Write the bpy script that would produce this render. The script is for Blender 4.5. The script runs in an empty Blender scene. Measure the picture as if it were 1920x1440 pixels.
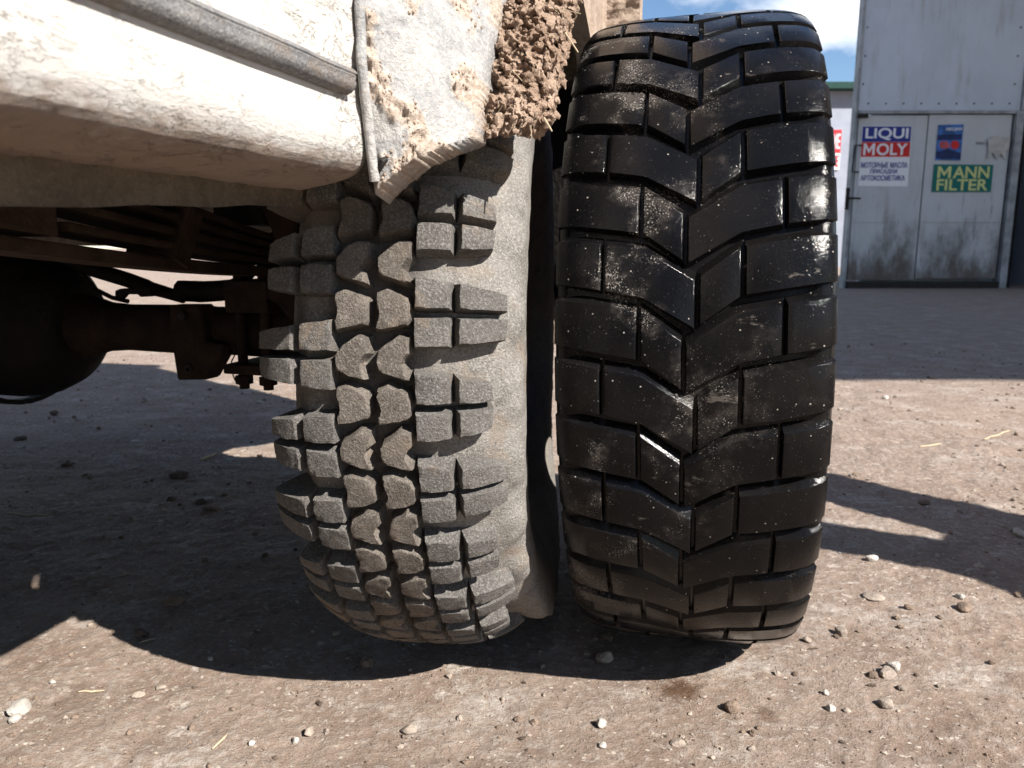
import bpy, bmesh, math, random
import numpy as np
from mathutils import Vector, Matrix
C = bpy.context
S = C.scene
COL = S.collection
R = math.radians
random.seed(7)
rng = np.random.default_rng(11)

# ------------------------------------------------------------------ camera
CAM_H, PITCH, FPX = 0.515, 10.0, 1450.0
cam = bpy.data.cameras.new('camera')
cam.sensor_width = 36.0
cam.lens = FPX / 1920.0 * 36.0
cam.clip_start = 0.02
cam.clip_end = 900
cam.dof.use_dof = True
cam.dof.focus_distance = 0.72
cam.dof.aperture_fstop = 13.0
camo = bpy.data.objects.new('camera', cam)
camo.location = (0, 0, CAM_H)
camo.rotation_euler = (R(90 - PITCH), 0, 0)
COL.objects.link(camo)
S.camera = camo

# ------------------------------------------------------------------ sun and sky
SUN = Vector((0.90, -0.80, 1.0)).normalized()          # towards the sun
EL = math.asin(SUN.z)
AZ = math.atan2(SUN.x, SUN.y)
sl = bpy.data.lights.new('sun', 'SUN')
sl.energy = 5.0
sl.angle = R(0.5)
sl.color = (1.0, 0.95, 0.88)
so = bpy.data.objects.new('sun', sl)
so.rotation_euler = SUN.to_track_quat('Z', 'Y').to_euler()
so.location = (3, -3, 6)
COL.objects.link(so)
W = bpy.data.worlds.new('World')
S.world = W
W.use_nodes = True
SKY_STRENGTH = 0.05
S.view_settings.view_transform = 'Standard'
S.view_settings.look = 'None'
S.view_settings.gamma = 1.0
S.view_settings.use_curve_mapping = False
S.view_settings.exposure = 1.35


def build_world():
    nt = W.node_tree
    nt.nodes.clear()
    N = nt.nodes.new
    L = nt.links.new
    out = N('ShaderNodeOutputWorld')
    bg = N('ShaderNodeBackground')
    bg.inputs['Strength'].default_value = SKY_STRENGTH
    sky = N('ShaderNodeTexSky')
    sky.sky_type = 'NISHITA'
    sky.sun_disc = False
    sky.sun_elevation = EL
    sky.sun_rotation = AZ
    sky.air_density = 1.0
    sky.dust_density = 0.1
    sky.ozone_density = 3.5
    tc = N('ShaderNodeTexCoord')
    mp = N('ShaderNodeMapping')
    mp.inputs['Scale'].default_value = (1, 1, 1.9)
    mp.inputs['Location'].default_value = (0.08, 5.02, 1.56)
    nz = N('ShaderNodeTexNoise')
    nz.inputs['Scale'].default_value = 3.4
    nz.inputs['Detail'].default_value = 8
    nz.inputs['Roughness'].default_value = 0.55
    rp = N('ShaderNodeMapRange')
    rp.inputs['From Min'].default_value = 0.52
    rp.inputs['From Max'].default_value = 0.66
    mix = N('ShaderNodeMix')
    mix.data_type = 'RGBA'
    mix.inputs[7].default_value = (11.0, 11.3, 11.8, 1)       # sunlit cloud, in the sky's own units
    L(tc.outputs['Generated'], mp.inputs['Vector'])
    L(mp.outputs[0], nz.inputs['Vector'])
    L(nz.outputs['Fac'], rp.inputs['Value'])
    L(rp.outputs[0], mix.inputs[0])
    hs = N('ShaderNodeHueSaturation')
    hs.inputs['Saturation'].default_value = 1.03
    hs.inputs['Value'].default_value = 1.2
    L(sky.outputs[0], hs.inputs['Color'])
    L(hs.outputs[0], mix.inputs[6])
    L(mix.outputs[2], bg.inputs['Color'])
    L(bg.outputs[0], out.inputs['Surface'])


build_world()

# ------------------------------------------------------------------ helpers
CP, SP = math.cos(R(PITCH)), math.sin(R(PITCH))


def ray(px, py):
    u = (px - 960) / FPX
    v = (720 - py) / FPX
    return Vector((u, CP + v * SP, v * CP - SP))


def at(px, py, y):                       # point of the view ray at the depth y
    d = ray(px, py)
    return Vector((0, 0, CAM_H)) + d * (y / d.y)


def on_ground(px, py):
    d = ray(px, py)
    return Vector((0, 0, CAM_H)) + d * (-CAM_H / d.z)


def link(o, parent=None):
    COL.objects.link(o)
    if parent is not None:
        o.parent = parent
    return o


def mesh_obj(name, me, parent=None, mat=None):
    if mat is not None and not me.materials:
        me.materials.append(mat)
    return link(bpy.data.objects.new(name, me), parent)


def bm_mesh(name, bm, mat=None, smooth=None):
    bmesh.ops.recalc_face_normals(bm, faces=bm.faces)
    me = bpy.data.meshes.new(name)
    bm.to_mesh(me)
    bm.free()
    if mat is not None:
        me.materials.append(mat)
    if smooth is not None:
        for p in me.polygons:
            p.use_smooth = True
        me.set_sharp_from_angle(angle=R(smooth))
    return me


def obj(name, bm, mat=None, parent=None, smooth=None):
    return link(bpy.data.objects.new(name, bm_mesh(name, bm, mat, smooth)), parent)


def tag(o, label=None, cat=None, group=None, kind=None):
    if label: o['label'] = label
    if cat: o['category'] = cat
    if group: o['group'] = group
    if kind: o['kind'] = kind
    return o


def thing(name, loc, label, cat, rz=0.0, group=None):
    o = bpy.data.objects.new(name, None)
    o.empty_display_size = 0.1
    o.location = loc
    o.rotation_euler = (0, 0, rz)
    COL.objects.link(o)
    return tag(o, label, cat, group)


def add_box(bm, lo, hi):
    x0, y0, z0 = lo
    x1, y1, z1 = hi
    v = [bm.verts.new(p) for p in ((x0, y0, z0), (x1, y0, z0), (x1, y1, z0), (x0, y1, z0),
                                   (x0, y0, z1), (x1, y0, z1), (x1, y1, z1), (x0, y1, z1))]
    fs = [bm.faces.new([v[i] for i in q]) for q in ((0, 3, 2, 1), (4, 5, 6, 7), (0, 1, 5, 4), (1, 2, 6, 5), (2, 3, 7, 6), (3, 0, 4, 7))]
    return v, fs


def box_bm(lo, hi, bevel=0.0, seg=2):
    bm = bmesh.new()
    add_box(bm, lo, hi)
    if bevel:
        bmesh.ops.bevel(bm, geom=list(bm.edges), offset=bevel, segments=seg, affect='EDGES', profile=0.6)
    return bm


def add_tube(bm, pts, rad, seg=10, cap=True):
    pts = [Vector(p) for p in pts]
    rads = rad if isinstance(rad, (list, tuple)) else [rad] * len(pts)
    rings = []
    up = None
    for i, p in enumerate(pts):
        d = (pts[min(i + 1, len(pts) - 1)] - pts[max(i - 1, 0)]).normalized()
        if up is None:
            up = Vector((0, 0, 1)) if abs(d.z) < 0.9 else Vector((1, 0, 0))
        a = d.cross(up).normalized()
        b = a.cross(d).normalized()
        up = b
        rings.append([bm.verts.new(p + (a * math.cos(t) + b * math.sin(t)) * rads[i])
                      for t in [2 * math.pi * k / seg for k in range(seg)]])
    for r0, r1 in zip(rings, rings[1:]):
        for k in range(seg):
            bm.faces.new((r0[k], r0[(k + 1) % seg], r1[(k + 1) % seg], r1[k]))
    if cap:
        bm.faces.new(rings[0][::-1])
        bm.faces.new(rings[-1])


def add_prism(bm, poly, y0, y1):                # polygon in x,z ; extruded along y
    a = [bm.verts.new((p[0], y0, p[1])) for p in poly]
    b = [bm.verts.new((p[0], y1, p[1])) for p in poly]
    n = len(poly)
    bm.faces.new(a)
    bm.faces.new(b[::-1])
    for i in range(n):
        bm.faces.new((a[i], b[i], b[(i + 1) % n], a[(i + 1) % n]))


def add_lathe_x(bm, prof, seg=96, closed=False):      # prof: list of (x, r)
    rings = []
    for x, r in prof:
        rings.append([bm.verts.new((x, -r * math.cos(2 * math.pi * k / seg), r * math.sin(2 * math.pi * k / seg))) for k in range(seg)])
    pairs = list(zip(rings, rings[1:]))
    if closed:
        pairs.append((rings[-1], rings[0]))
    for r0, r1 in pairs:
        for k in range(seg):
            bm.faces.new((r0[k], r0[(k + 1) % seg], r1[(k + 1) % seg], r1[k]))
    if not closed:
        bm.faces.new(rings[0])
        bm.faces.new(rings[-1][::-1])


# numpy gradient noise
_perm = rng.permutation(256).astype(np.int64)
_perm = np.concatenate([_perm, _perm, _perm])
_g3 = rng.normal(size=(256, 3))
_g3 /= np.linalg.norm(_g3, axis=1)[:, None]


def pnoise(p):
    p = np.asarray(p, float)
    i = np.floor(p).astype(np.int64)
    f = p - i
    i &= 255
    w = f * f * f * (f * (f * 6 - 15) + 10)
    out = 0
    for dx in (0, 1):
        for dy in (0, 1):
            for dz in (0, 1):
                h = _perm[_perm[_perm[(i[:, 0] + dx) & 255] + ((i[:, 1] + dy) & 255)] + ((i[:, 2] + dz) & 255)]
                g = _g3[h]
                d = f - np.array([dx, dy, dz])
                n = (g * d).sum(1)
                ww = (w[:, 0] if dx else 1 - w[:, 0]) * (w[:, 1] if dy else 1 - w[:, 1]) * (w[:, 2] if dz else 1 - w[:, 2])
                out = out + n * ww
    return out


def fbm(p, octv=4, gain=0.5):
    p = np.asarray(p, float)
    a, s, t = 1.0, 1.0, 0
    for o in range(octv):
        t = t + a * pnoise(p * s + o * 17.3)
        a *= gain
        s *= 2.03
    return t


# ------------------------------------------------------------------ materials
class MatB:
    def __init__(self, name):
        self.m = bpy.data.materials.new(name)
        self.m.use_nodes = True
        self.nt = self.m.node_tree
        self.b = self.nt.nodes['Principled BSDF']
        g = self.nt.nodes.new('ShaderNodeNewGeometry')
        self.pos = g.outputs['Position']
        self.bump_in = None

    def n(self, t):
        return self.nt.nodes.new(t)

    def l(self, a, b):
        self.nt.links.new(a, b)

    def mapped(self, scale=(1, 1, 1), loc=(0, 0, 0), rot=(0, 0, 0)):
        m = self.n('ShaderNodeMapping')
        m.inputs['Scale'].default_value = scale
        m.inputs['Location'].default_value = loc
        m.inputs['Rotation'].default_value = rot
        self.l(self.pos, m.inputs['Vector'])
        return m.outputs[0]

    def noise(self, scale, detail=4, rough=0.55, vec=None, dist=0.0):
        t = self.n('ShaderNodeTexNoise')
        t.inputs['Scale'].default_value = scale
        t.inputs['Detail'].default_value = detail
        t.inputs['Roughness'].default_value = rough
        t.inputs['Distortion'].default_value = dist
        self.l(vec or self.pos, t.inputs['Vector'])
        return t.outputs['Fac']

    def voro(self, scale, feature='F1', out='Distance', vec=None, rand=1.0):
        t = self.n('ShaderNodeTexVoronoi')
        t.feature = feature
        t.inputs['Scale'].default_value = scale
        t.inputs['Randomness'].default_value = rand
        self.l(vec or self.pos, t.inputs['Vector'])
        return t.outputs[out]

    def rng(self, v, a, b, c=0.0, d=1.0, smooth=True):
        r = self.n('ShaderNodeMapRange')
        r.interpolation_type = 'SMOOTHSTEP' if smooth else 'LINEAR'
        r.inputs['From Min'].default_value = a
        r.inputs['From Max'].default_value = b
        r.inputs['To Min'].default_value = c
        r.inputs['To Max'].default_value = d
        self.l(v, r.inputs['Value'])
        return r.outputs[0]

    def math(self, op, a, b=None):
        m = self.n('ShaderNodeMath')
        m.operation = op
        for i, x in enumerate((a, b)):
            if x is None: continue
            if isinstance(x, (int, float)): m.inputs[i].default_value = x
            else: self.l(x, m.inputs[i])
        return m.outputs[0]

    def mix(self, f, a, b):
        m = self.n('ShaderNodeMix')
        m.data_type = 'RGBA'
        if isinstance(f, (int, float)): m.inputs[0].default_value = f
        else: self.l(f, m.inputs[0])
        for k, x in ((6, a), (7, b)):
            if isinstance(x, (tuple, list)): m.inputs[k].default_value = (*x[:3], 1)
            else: self.l(x, m.inputs[k])
        return m.outputs[2]

    def fmix(self, f, a, b):
        m = self.n('ShaderNodeMix')
        m.data_type = 'FLOAT'
        for k, x in ((0, f), (2, a), (3, b)):
            if isinstance(x, (int, float)): m.inputs[k].default_value = x
            else: self.l(x, m.inputs[k])
        return m.outputs[0]

    def color(self, c):
        if isinstance(c, (tuple, list)): self.b.inputs['Base Color'].default_value = (*c[:3], 1)
        else: self.l(c, self.b.inputs['Base Color'])

    def rough(self, r):
        if isinstance(r, (int, float)): self.b.inputs['Roughness'].default_value = r
        else: self.l(r, self.b.inputs['Roughness'])

    def bump(self, h, dist, strength=1.0):
        b = self.n('ShaderNodeBump')
        b.inputs['Distance'].default_value = dist
        b.inputs['Strength'].default_value = strength
        self.l(h, b.inputs['Height'])
        if self.bump_in is not None:
            self.l(self.bump_in, b.inputs['Normal'])
        self.bump_in = b.outputs[0]
        self.l(b.outputs[0], self.b.inputs['Normal'])
        return self

    def xyz(self):
        s = self.n('ShaderNodeSeparateXYZ')
        self.l(self.pos, s.inputs[0])
        return s.outputs


def simple(name, col, rough=0.6, metal=0.0, var=0.25, scale=30, bump=0.0):
    m = MatB(name)
    f = m.noise(scale, 5)
    c2 = tuple(x * (1 - var) for x in col)
    m.color(m.mix(m.rng(f, 0.35, 0.65), col, c2))
    m.rough(rough)
    m.b.inputs['Metallic'].default_value = metal
    m.b.inputs['Specular IOR Level'].default_value = 0.2
    if bump:
        m.bump(m.noise(scale * 6, 5), bump)
    return m.m


def mat_ground():
    m = MatB('packed_dirt')
    big = m.noise(1.7, 5, 0.6)
    mid = m.noise(9, 6, 0.65)
    fine = m.noise(85, 6, 0.7)
    grit = m.noise(420, 4, 0.7)
    c = m.mix(m.rng(mid, 0.3, 0.7), (0.205, 0.147, 0.112), (0.300, 0.232, 0.186))
    c = m.mix(m.rng(big, 0.35, 0.7, 0, 0.75), c, (0.232, 0.178, 0.146))
    c = m.mix(m.rng(fine, 0.46, 0.74, 0, 0.9), c, (0.38, 0.325, 0.285))
    # pale dusty flakes trodden into the dirt
    vec = m.mapped((1, 1.6, 1), rot=(0, 0, 0.5))
    wob = m.noise(26, 5, 0.7, vec=vec, dist=0.6)
    patch = m.noise(4.2, 4, 0.6)
    flake = m.math('MULTIPLY', m.rng(wob, 0.585, 0.66), m.rng(patch, 0.38, 0.62))
    c = m.mix(m.math('MULTIPLY', flake, 0.8), c, (0.50, 0.445, 0.395))
    pw = m.rng(m.noise(5.5, 7, 0.72, vec=m.mapped((1, 1.5, 1), loc=(7, 2, 0))), 0.50, 0.68)
    c = m.mix(m.math('MULTIPLY', pw, m.rng(fine, 0.35, 0.6, 0.15, 0.75)), c, (0.43, 0.385, 0.345))
    dk = m.rng(m.noise(3.3, 6, 0.7, vec=m.mapped((1, 1.3, 1), loc=(1, 9, 0))), 0.54, 0.70, 0, 0.4)
    c = m.mix(dk, c, (0.135, 0.092, 0.068))
    fl2 = m.rng(m.noise(60, 3, 0.6, dist=0.8), 0.66, 0.72)
    c = m.mix(m.math('MULTIPLY', fl2, 0.7), c, (0.58, 0.52, 0.46))
    vc = m.voro(170, out='Color', vec=m.mapped((1, 1.4, 1)))
    sv = m.n('ShaderNodeSeparateColor')
    m.l(vc, sv.inputs[0])
    chip = m.math('MULTIPLY', m.rng(sv.outputs[0], 0.93, 0.95), m.rng(m.voro(170, vec=m.mapped((1, 1.4, 1))), 0.50, 0.36))
    c = m.mix(m.math('MULTIPLY', chip, 0.8), c, m.mix(sv.outputs[1], (0.55, 0.50, 0.44), (0.30, 0.22, 0.16)))
    dark = m.rng(m.noise(38, 4, 0.7), 0.38, 0.26)
    c = m.mix(m.math('MULTIPLY', dark, 0.5), c, (0.10, 0.075, 0.06))
    c = m.mix(m.rng(grit, 0.55, 0.8, 0, 0.45), c, (0.42, 0.365, 0.32))
    c = m.mix(m.rng(grit, 0.42, 0.25, 0, 0.5), c, (0.12, 0.09, 0.075))
    # oil drips
    p = m.xyz()
    for (px, py, r, k) in ((1275, 1290, 0.034, 0.85), (1437, 1335, 0.022, 0.5)):
        g = on_ground(px, py)
        dx = m.math('SUBTRACT', p[0], g.x)
        dy = m.math('SUBTRACT', p[1], g.y)
        d = m.math('SQRT', m.math('ADD', m.math('MULTIPLY', dx, dx), m.math('MULTIPLY', dy, dy)))
        d = m.math('ADD', d, m.rng(fine, 0.2, 0.8, -0.010, 0.010, False))
        c = m.mix(m.rng(d, r, r * 0.25, 0, k), c, (0.085, 0.045, 0.024))
    m.color(c)
    m.rough(0.95)
    m.b.inputs['Specular IOR Level'].default_value = 0.12
    m.bump(mid, 0.012)
    m.bump(fine, 0.0065)
    m.bump(grit, 0.0022)
    return m.m


def mat_black_tyre():
    m = MatB('wet_black_rubber')
    cl = m.noise(60, 5, 0.6)
    film = m.noise(14, 4, 0.6)
    base = m.mix(m.rng(film, 0.35, 0.65), (0.003, 0.003, 0.0035), (0.006, 0.0055, 0.0055))
    # sand stuck in patches
    patch = m.math('MULTIPLY', m.rng(m.noise(11, 4, 0.65), 0.52, 0.64), 1.0)
    x = m.xyz()
    left = m.rng(x[0], 0.24, 0.05, 0.15, 1.0, False)
    left = m.math('MULTIPLY', left, m.rng(x[2], 0.10, 0.50, 0.75, 1.0, False))
    patch = m.math('MULTIPLY', patch, left)
    grain = m.noise(620, 3, 0.75)
    thr = m.math('ADD', grain, m.math('MULTIPLY', patch, 0.19))
    thr = m.math('ADD', thr, m.rng(m.noise(70, 4, 0.7), 0.3, 0.7, -0.05, 0.05, False))
    sand = m.rng(thr, 0.672, 0.76)
    spk = m.voro(330)
    keep = m.voro(330, out='Color')
    sc = m.n('ShaderNodeSeparateColor')
    m.l(keep, sc.inputs[0])
    speck = m.math('MULTIPLY', m.rng(spk, 0.34, 0.20), m.rng(sc.outputs[0], 0.984, 0.986))
    sand = m.math('MAXIMUM', sand, speck)
    sandc = m.mix(grain, (0.13, 0.113, 0.10), (0.40, 0.362, 0.325))
    smear = m.math('MULTIPLY', m.rng(m.noise(16, 5, 0.7, vec=m.mapped((1, 1, 2.2), loc=(3, 1, 0))), 0.64, 0.70), 0.5)
    film2 = m.math('MULTIPLY', m.rng(m.noise(42, 6, 0.75), 0.42, 0.66), m.math('MULTIPLY', patch, 0.55))
    smear = m.math('MAXIMUM', smear, film2)
    c = m.mix(smear, base, (0.115, 0.099, 0.087))
    m.color(m.mix(sand, c, sandc))
    r = m.fmix(m.rng(cl, 0.3, 0.75), 0.08, 0.17)
    r = m.fmix(smear, r, 0.6)
    m.rough(m.fmix(sand, r, 0.85))
    m.b.inputs['Specular IOR Level'].default_value = 0.16
    m.bump(m.noise(26, 3, 0.5), 0.0006)
    m.bump(m.noise(420, 3, 0.7), 0.0004)
    m.bump(sand, 0.0012)
    return m.m


def mat_dusty(name, lo, hi, pore, dustc):
    m = MatB(name)
    a = m.noise(24, 5, 0.6)
    f = m.noise(430, 4, 0.8)
    v = m.voro(520)
    c = m.mix(m.rng(a, 0.3, 0.7), lo, hi)
    c = m.mix(m.rng(f, 0.48, 0.68, 0, 0.9), c, dustc)
    c = m.mix(m.rng(f, 0.45, 0.33, 0, pore), c, (0.035, 0.031, 0.028))
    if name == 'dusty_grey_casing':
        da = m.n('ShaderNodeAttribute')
        da.attribute_name = 'groove_shade'
        c = m.mix(m.math('MULTIPLY', da.outputs['Fac'], 0.8), c, (0.045, 0.040, 0.036))  # centre groove floor darkened: gap shade put into the colour
    oi = m.n('ShaderNodeObjectInfo')
    c = m.mix(m.rng(oi.outputs['Random'], 0, 1, 0, 0.35, False), c, lo)
    m.color(c)
    m.rough(0.93)
    m.b.inputs['Specular IOR Level'].default_value = 0.2
    sc_ = m.rng(m.noise(45, 6, 0.75, dist=0.5), 0.56, 0.68, 0, 0.55)
    c = m.mix(m.rng(m.noise(17, 6, 0.7, dist=0.4), 0.52, 0.68, 0, 0.6), c, (0.19, 0.145, 0.108))
    m.color(m.mix(sc_, c, tuple(x * 0.45 for x in lo)))
    m.bump(m.noise(70, 4, 0.6), 0.0013)
    m.bump(f, 0.0022, 0.8)
    m.bump(v, 0.0006, 0.6)
    return m.m


def mat_white_panel():
    m = MatB('dusty_white_paint')
    a = m.noise(7, 6, 0.65)
    st = m.noise(60, 5, 0.7, vec=m.mapped((1, 1, 2.5)))
    cr = m.noise(34, 6, 0.75, vec=m.mapped((0.5, 0.5, 1.6)), dist=1.0)
    c = m.mix(m.rng(a, 0.3, 0.75), (0.80, 0.775, 0.735), (0.72, 0.675, 0.62))
    c = m.mix(m.rng(st, 0.66, 0.78, 0, 0.55), c, (0.42, 0.34, 0.27))
    sp_ = m.noise(150, 3, 0.6)
    c = m.mix(m.math('MULTIPLY', m.rng(sp_, 0.70, 0.74), m.rng(a, 0.40, 0.60, 0, 0.9)), c, (0.33, 0.25, 0.18))
    line = m.math('MULTIPLY', m.rng(m.math('ABSOLUTE', m.math('SUBTRACT', cr, 0.5)), 0.012, 0.0), m.rng(a, 0.42, 0.55))
    c = m.mix(m.math('MULTIPLY', line, 0.6), c, (0.22, 0.17, 0.13))
    # road mud caked on the low part of the sill
    z = m.xyz()[2]
    low = m.rng(m.math('ADD', z, m.rng(st, 0.2, 0.8, -0.010, 0.010, False)), 0.582, 0.566)
    c = m.mix(m.math('MULTIPLY', low, 0.85), c, (0.36, 0.26, 0.20))
    m.color(c)
    m.rough(0.75)
    m.bump(m.math('MULTIPLY', m.noise(120, 6, 0.75, vec=m.mapped((0.7, 0.7, 1.8))), m.rng(z, 0.605, 0.570, 0.10, 1.0)), 0.0040)
    m.bump(line, 0.0006)
    return m.m


def mat_mud(name, lo, hi):
    m = MatB(name)
    a = m.noise(30, 6, 0.7)
    g = m.noise(300, 4, 0.75)
    c = m.mix(m.rng(a, 0.3, 0.7), lo, hi)
    c = m.mix(m.rng(g, 0.5, 0.75, 0, 0.6), c, tuple(min(1, x * 1.5) for x in hi))
    m.color(c)
    m.rough(0.97)
    m.b.inputs['Specular IOR Level'].default_value = 0.1
    m.bump(a, 0.006)
    m.bump(g, 0.002)
    return m.m


def mat_flare():
    m = MatB('dusty_grey_plastic')
    a = m.noise(26, 6, 0.7)
    f = m.noise(230, 5, 0.75)
    at_ = m.n('ShaderNodeAttribute')
    at_.attribute_name = 'mud'
    c = m.mix(m.rng(a, 0.35, 0.65), (0.235, 0.235, 0.235), (0.36, 0.345, 0.33))
    c = m.mix(m.rng(f, 0.5, 0.72, 0, 0.85), c, (0.52, 0.47, 0.42))
    c = m.mix(m.rng(f, 0.42, 0.28, 0, 0.7), c, (0.12, 0.11, 0.105))
    mk = m.math('ADD', at_.outputs['Fac'], m.rng(f, 0.2, 0.8, -0.25, 0.25, False))
    mud = m.mix(m.rng(f, 0.35, 0.7), (0.29, 0.225, 0.175), (0.46, 0.395, 0.34))
    c = m.mix(m.rng(mk, 0.30, 0.62), c, mud)
    m.color(c)
    m.rough(0.92)
    m.bump(f, 0.0022)
    m.bump(m.noise(90, 5, 0.7), 0.004, 0.7)
    return m.m


def mat_cladding(name, col, dirt):
    m = MatB(name)
    a = m.noise(1.6, 6, 0.65)
    st = m.noise(5, 5, 0.65, vec=m.mapped((1.6, 1, 0.22)))
    c = m.mix(m.rng(a, 0.3, 0.75), col, tuple(x * 0.86 for x in col))
    c = m.mix(m.rng(st, 0.52, 0.75, 0, 0.45), c, (0.22, 0.18, 0.15))
    if dirt:
        z = m.xyz()[2]
        zz = m.math('ADD', z, m.rng(m.noise(3.2, 6, 0.7, vec=m.mapped((1, 1, 0.5))), 0.25, 0.75, 0.62, -0.62, False))
        c = m.mix(m.rng(zz, 0.98, -0.10, 0, 0.94), c, (0.052, 0.034, 0.024))
        rn = m.noise(7, 5, 0.7, vec=m.mapped((2.5, 1, 0.35)))
        c = m.mix(m.math('MULTIPLY', m.rng(rn, 0.56, 0.70), m.rng(z, 1.9, 0.3, 0, 0.85)), c, (0.07, 0.05, 0.04))
    m.color(c)
    m.rough(0.5)
    m.bump(m.noise(2.2, 3), 0.02, 0.6)
    return m.m


M = {}
M['ground'] = mat_ground()
M['black'] = mat_black_tyre()
M['tread'] = mat_dusty('dusty_worn_tread', (0.082, 0.070, 0.059), (0.138, 0.120, 0.103), 0.8, (0.24, 0.215, 0.19))
M['lug'] = mat_dusty('dusty_grey_lug', (0.078, 0.072, 0.066), (0.122, 0.114, 0.105), 0.7, (0.24, 0.23, 0.22))
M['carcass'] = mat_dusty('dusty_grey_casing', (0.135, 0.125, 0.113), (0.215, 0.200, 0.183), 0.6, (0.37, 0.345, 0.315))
M['white'] = mat_white_panel()
M['flare'] = mat_flare()
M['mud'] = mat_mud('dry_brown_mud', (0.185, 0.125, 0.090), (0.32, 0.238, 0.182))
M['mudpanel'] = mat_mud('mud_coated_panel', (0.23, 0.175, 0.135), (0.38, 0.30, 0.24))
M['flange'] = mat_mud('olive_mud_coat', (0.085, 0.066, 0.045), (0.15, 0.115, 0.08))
M['chassis'] = simple('rusty_brown_chassis', (0.024, 0.014, 0.010), 0.85, 0, 0.55, 25, 0.003)
M['chassis_dark'] = simple('oily_dark_metal', (0.006, 0.0045, 0.004), 0.7, 0, 0.5, 20, 0.003)
M['spring'] = simple('muddy_spring_steel', (0.052, 0.033, 0.023), 0.9, 0, 0.45, 30, 0.002)
M['rim'] = simple('rusty_red_rim', (0.09, 0.03, 0.02), 0.7, 0.0, 0.5, 20)
M['moulding'] = mat_dusty('dusty_black_rubber', (0.13, 0.13, 0.135), (0.23, 0.225, 0.22), 0.6, (0.38, 0.36, 0.34))
M['stone'] = simple('pale_stone', (0.32, 0.265, 0.22), 0.9, 0, 0.35, 60, 0.002)
M['stone_white'] = simple('white_stone', (0.42, 0.385, 0.345), 0.9, 0, 0.25, 60, 0.002)
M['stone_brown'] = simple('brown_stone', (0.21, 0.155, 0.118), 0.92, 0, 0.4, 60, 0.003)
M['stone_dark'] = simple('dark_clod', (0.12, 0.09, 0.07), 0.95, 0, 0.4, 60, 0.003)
M['straw'] = simple('dry_straw', (0.40, 0.32, 0.22), 0.8, 0, 0.2, 80)
M['clad'] = mat_cladding('white_steel_cladding', (0.46, 0.51, 0.59), False)
M['door'] = mat_cladding('dirty_white_door', (0.46, 0.47, 0.49), True)
M['steel'] = simple('grey_painted_steel', (0.30, 0.31, 0.33), 0.5, 0.2, 0.4, 6)
M['dark'] = simple('dark_interior', (0.012, 0.010, 0.010), 0.9)
M['iron'] = simple('blackened_iron', (0.03, 0.026, 0.024), 0.6, 0.3, 0.4, 20)

# ------------------------------------------------------------------ ground (setting)
def ground_h(x, y):
    p = np.stack([x, y, np.zeros_like(x)], 1)
    near = np.clip((9 - np.hypot(x, y)) / 6, 0.1, 1)
    h = 0.010 * fbm(p * 2.1, 3) + 0.0045 * fbm(p * 11 + 5, 4) * near
    cl = fbm(p * 34 + 9, 4)
    h += 0.0042 * np.clip(cl, -0.3, 1) * near
    h += 0.0022 * fbm(p * 95, 2) * near
    # keep the tyres and their stones on a level patch
    flat = np.exp(-((x - 0.07) ** 2 / 0.5 + (y - 1.05) ** 2 / 0.35))
    return h * (1 - 0.6 * flat) - 0.002


def graded(lo, hi, c0, c1, step, far_n):
    core = np.arange(c0, c1 + step * 0.5, step)
    a = c0 - (c0 - lo) * np.linspace(1, 0, far_n, endpoint=False) ** 3.2
    b = c1 + (hi - c1) * np.linspace(0, 1, far_n + 1)[1:] ** 3.2
    return np.concatenate([a, core, b])


def build_ground():
    xs = graded(-260, 260, -0.95, 1.25, 0.0048, 60)
    t = [0.5]
    while t[-1] < 4.2:
        t.append(t[-1] + 0.0042 + 0.0075 * max(0, t[-1] - 1.0))
    ys = np.concatenate([-40 + 40.5 * np.linspace(0, 1, 26, endpoint=False) ** 0.5, np.array(t),
                         4.2 + 420 * np.linspace(0, 1, 61)[1:] ** 2.6])
    X, Y = np.meshgrid(xs, ys)
    x, y = X.ravel(), Y.ravel()
    z = ground_h(x, y)
    v = np.stack([x, y, z], 1)
    nx, ny = len(xs), len(ys)
    idx = np.arange(nx * ny).reshape(ny, nx)
    q = np.stack([idx[:-1, :-1], idx[:-1, 1:], idx[1:, 1:], idx[1:, :-1]], -1).reshape(-1, 4)
    me = bpy.data.meshes.new('ground')
    me.vertices.add(len(v))
    me.vertices.foreach_set('co', v.ravel())
    me.loops.add(q.size)
    me.loops.foreach_set('vertex_index', q.ravel())
    me.polygons.add(len(q))
    me.polygons.foreach_set('loop_start', np.arange(0, q.size, 4))
    me.polygons.foreach_set('use_smooth', np.ones(len(q), bool))
    me.update(calc_edges=True)
    o = mesh_obj('ground', me, None, M['ground'])
    tag(o, kind='structure')


build_ground()


def gz(x, y):
    return float(ground_h(np.array([x]), np.array([y]))[0])


# ------------------------------------------------------------------ garage and buildings behind
GY = 10.1


def wall_pt(px, py):
    return at(px, py, GY)


def slab(name, px0, py0, px1, py1, y, thick, mat, parent, bevel=0.0, bottom=None):
    a, b = at(px0, py1, y), at(px1, py0, y)
    z0 = a.z if bottom is None else bottom
    bm = box_bm((a.x, y, z0), (b.x, y + thick, b.z), bevel)
    if parent is not None:
        bmesh.ops.translate(bm, verts=bm.verts, vec=-parent.location)
    return obj(name, bm, mat, parent)


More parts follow.
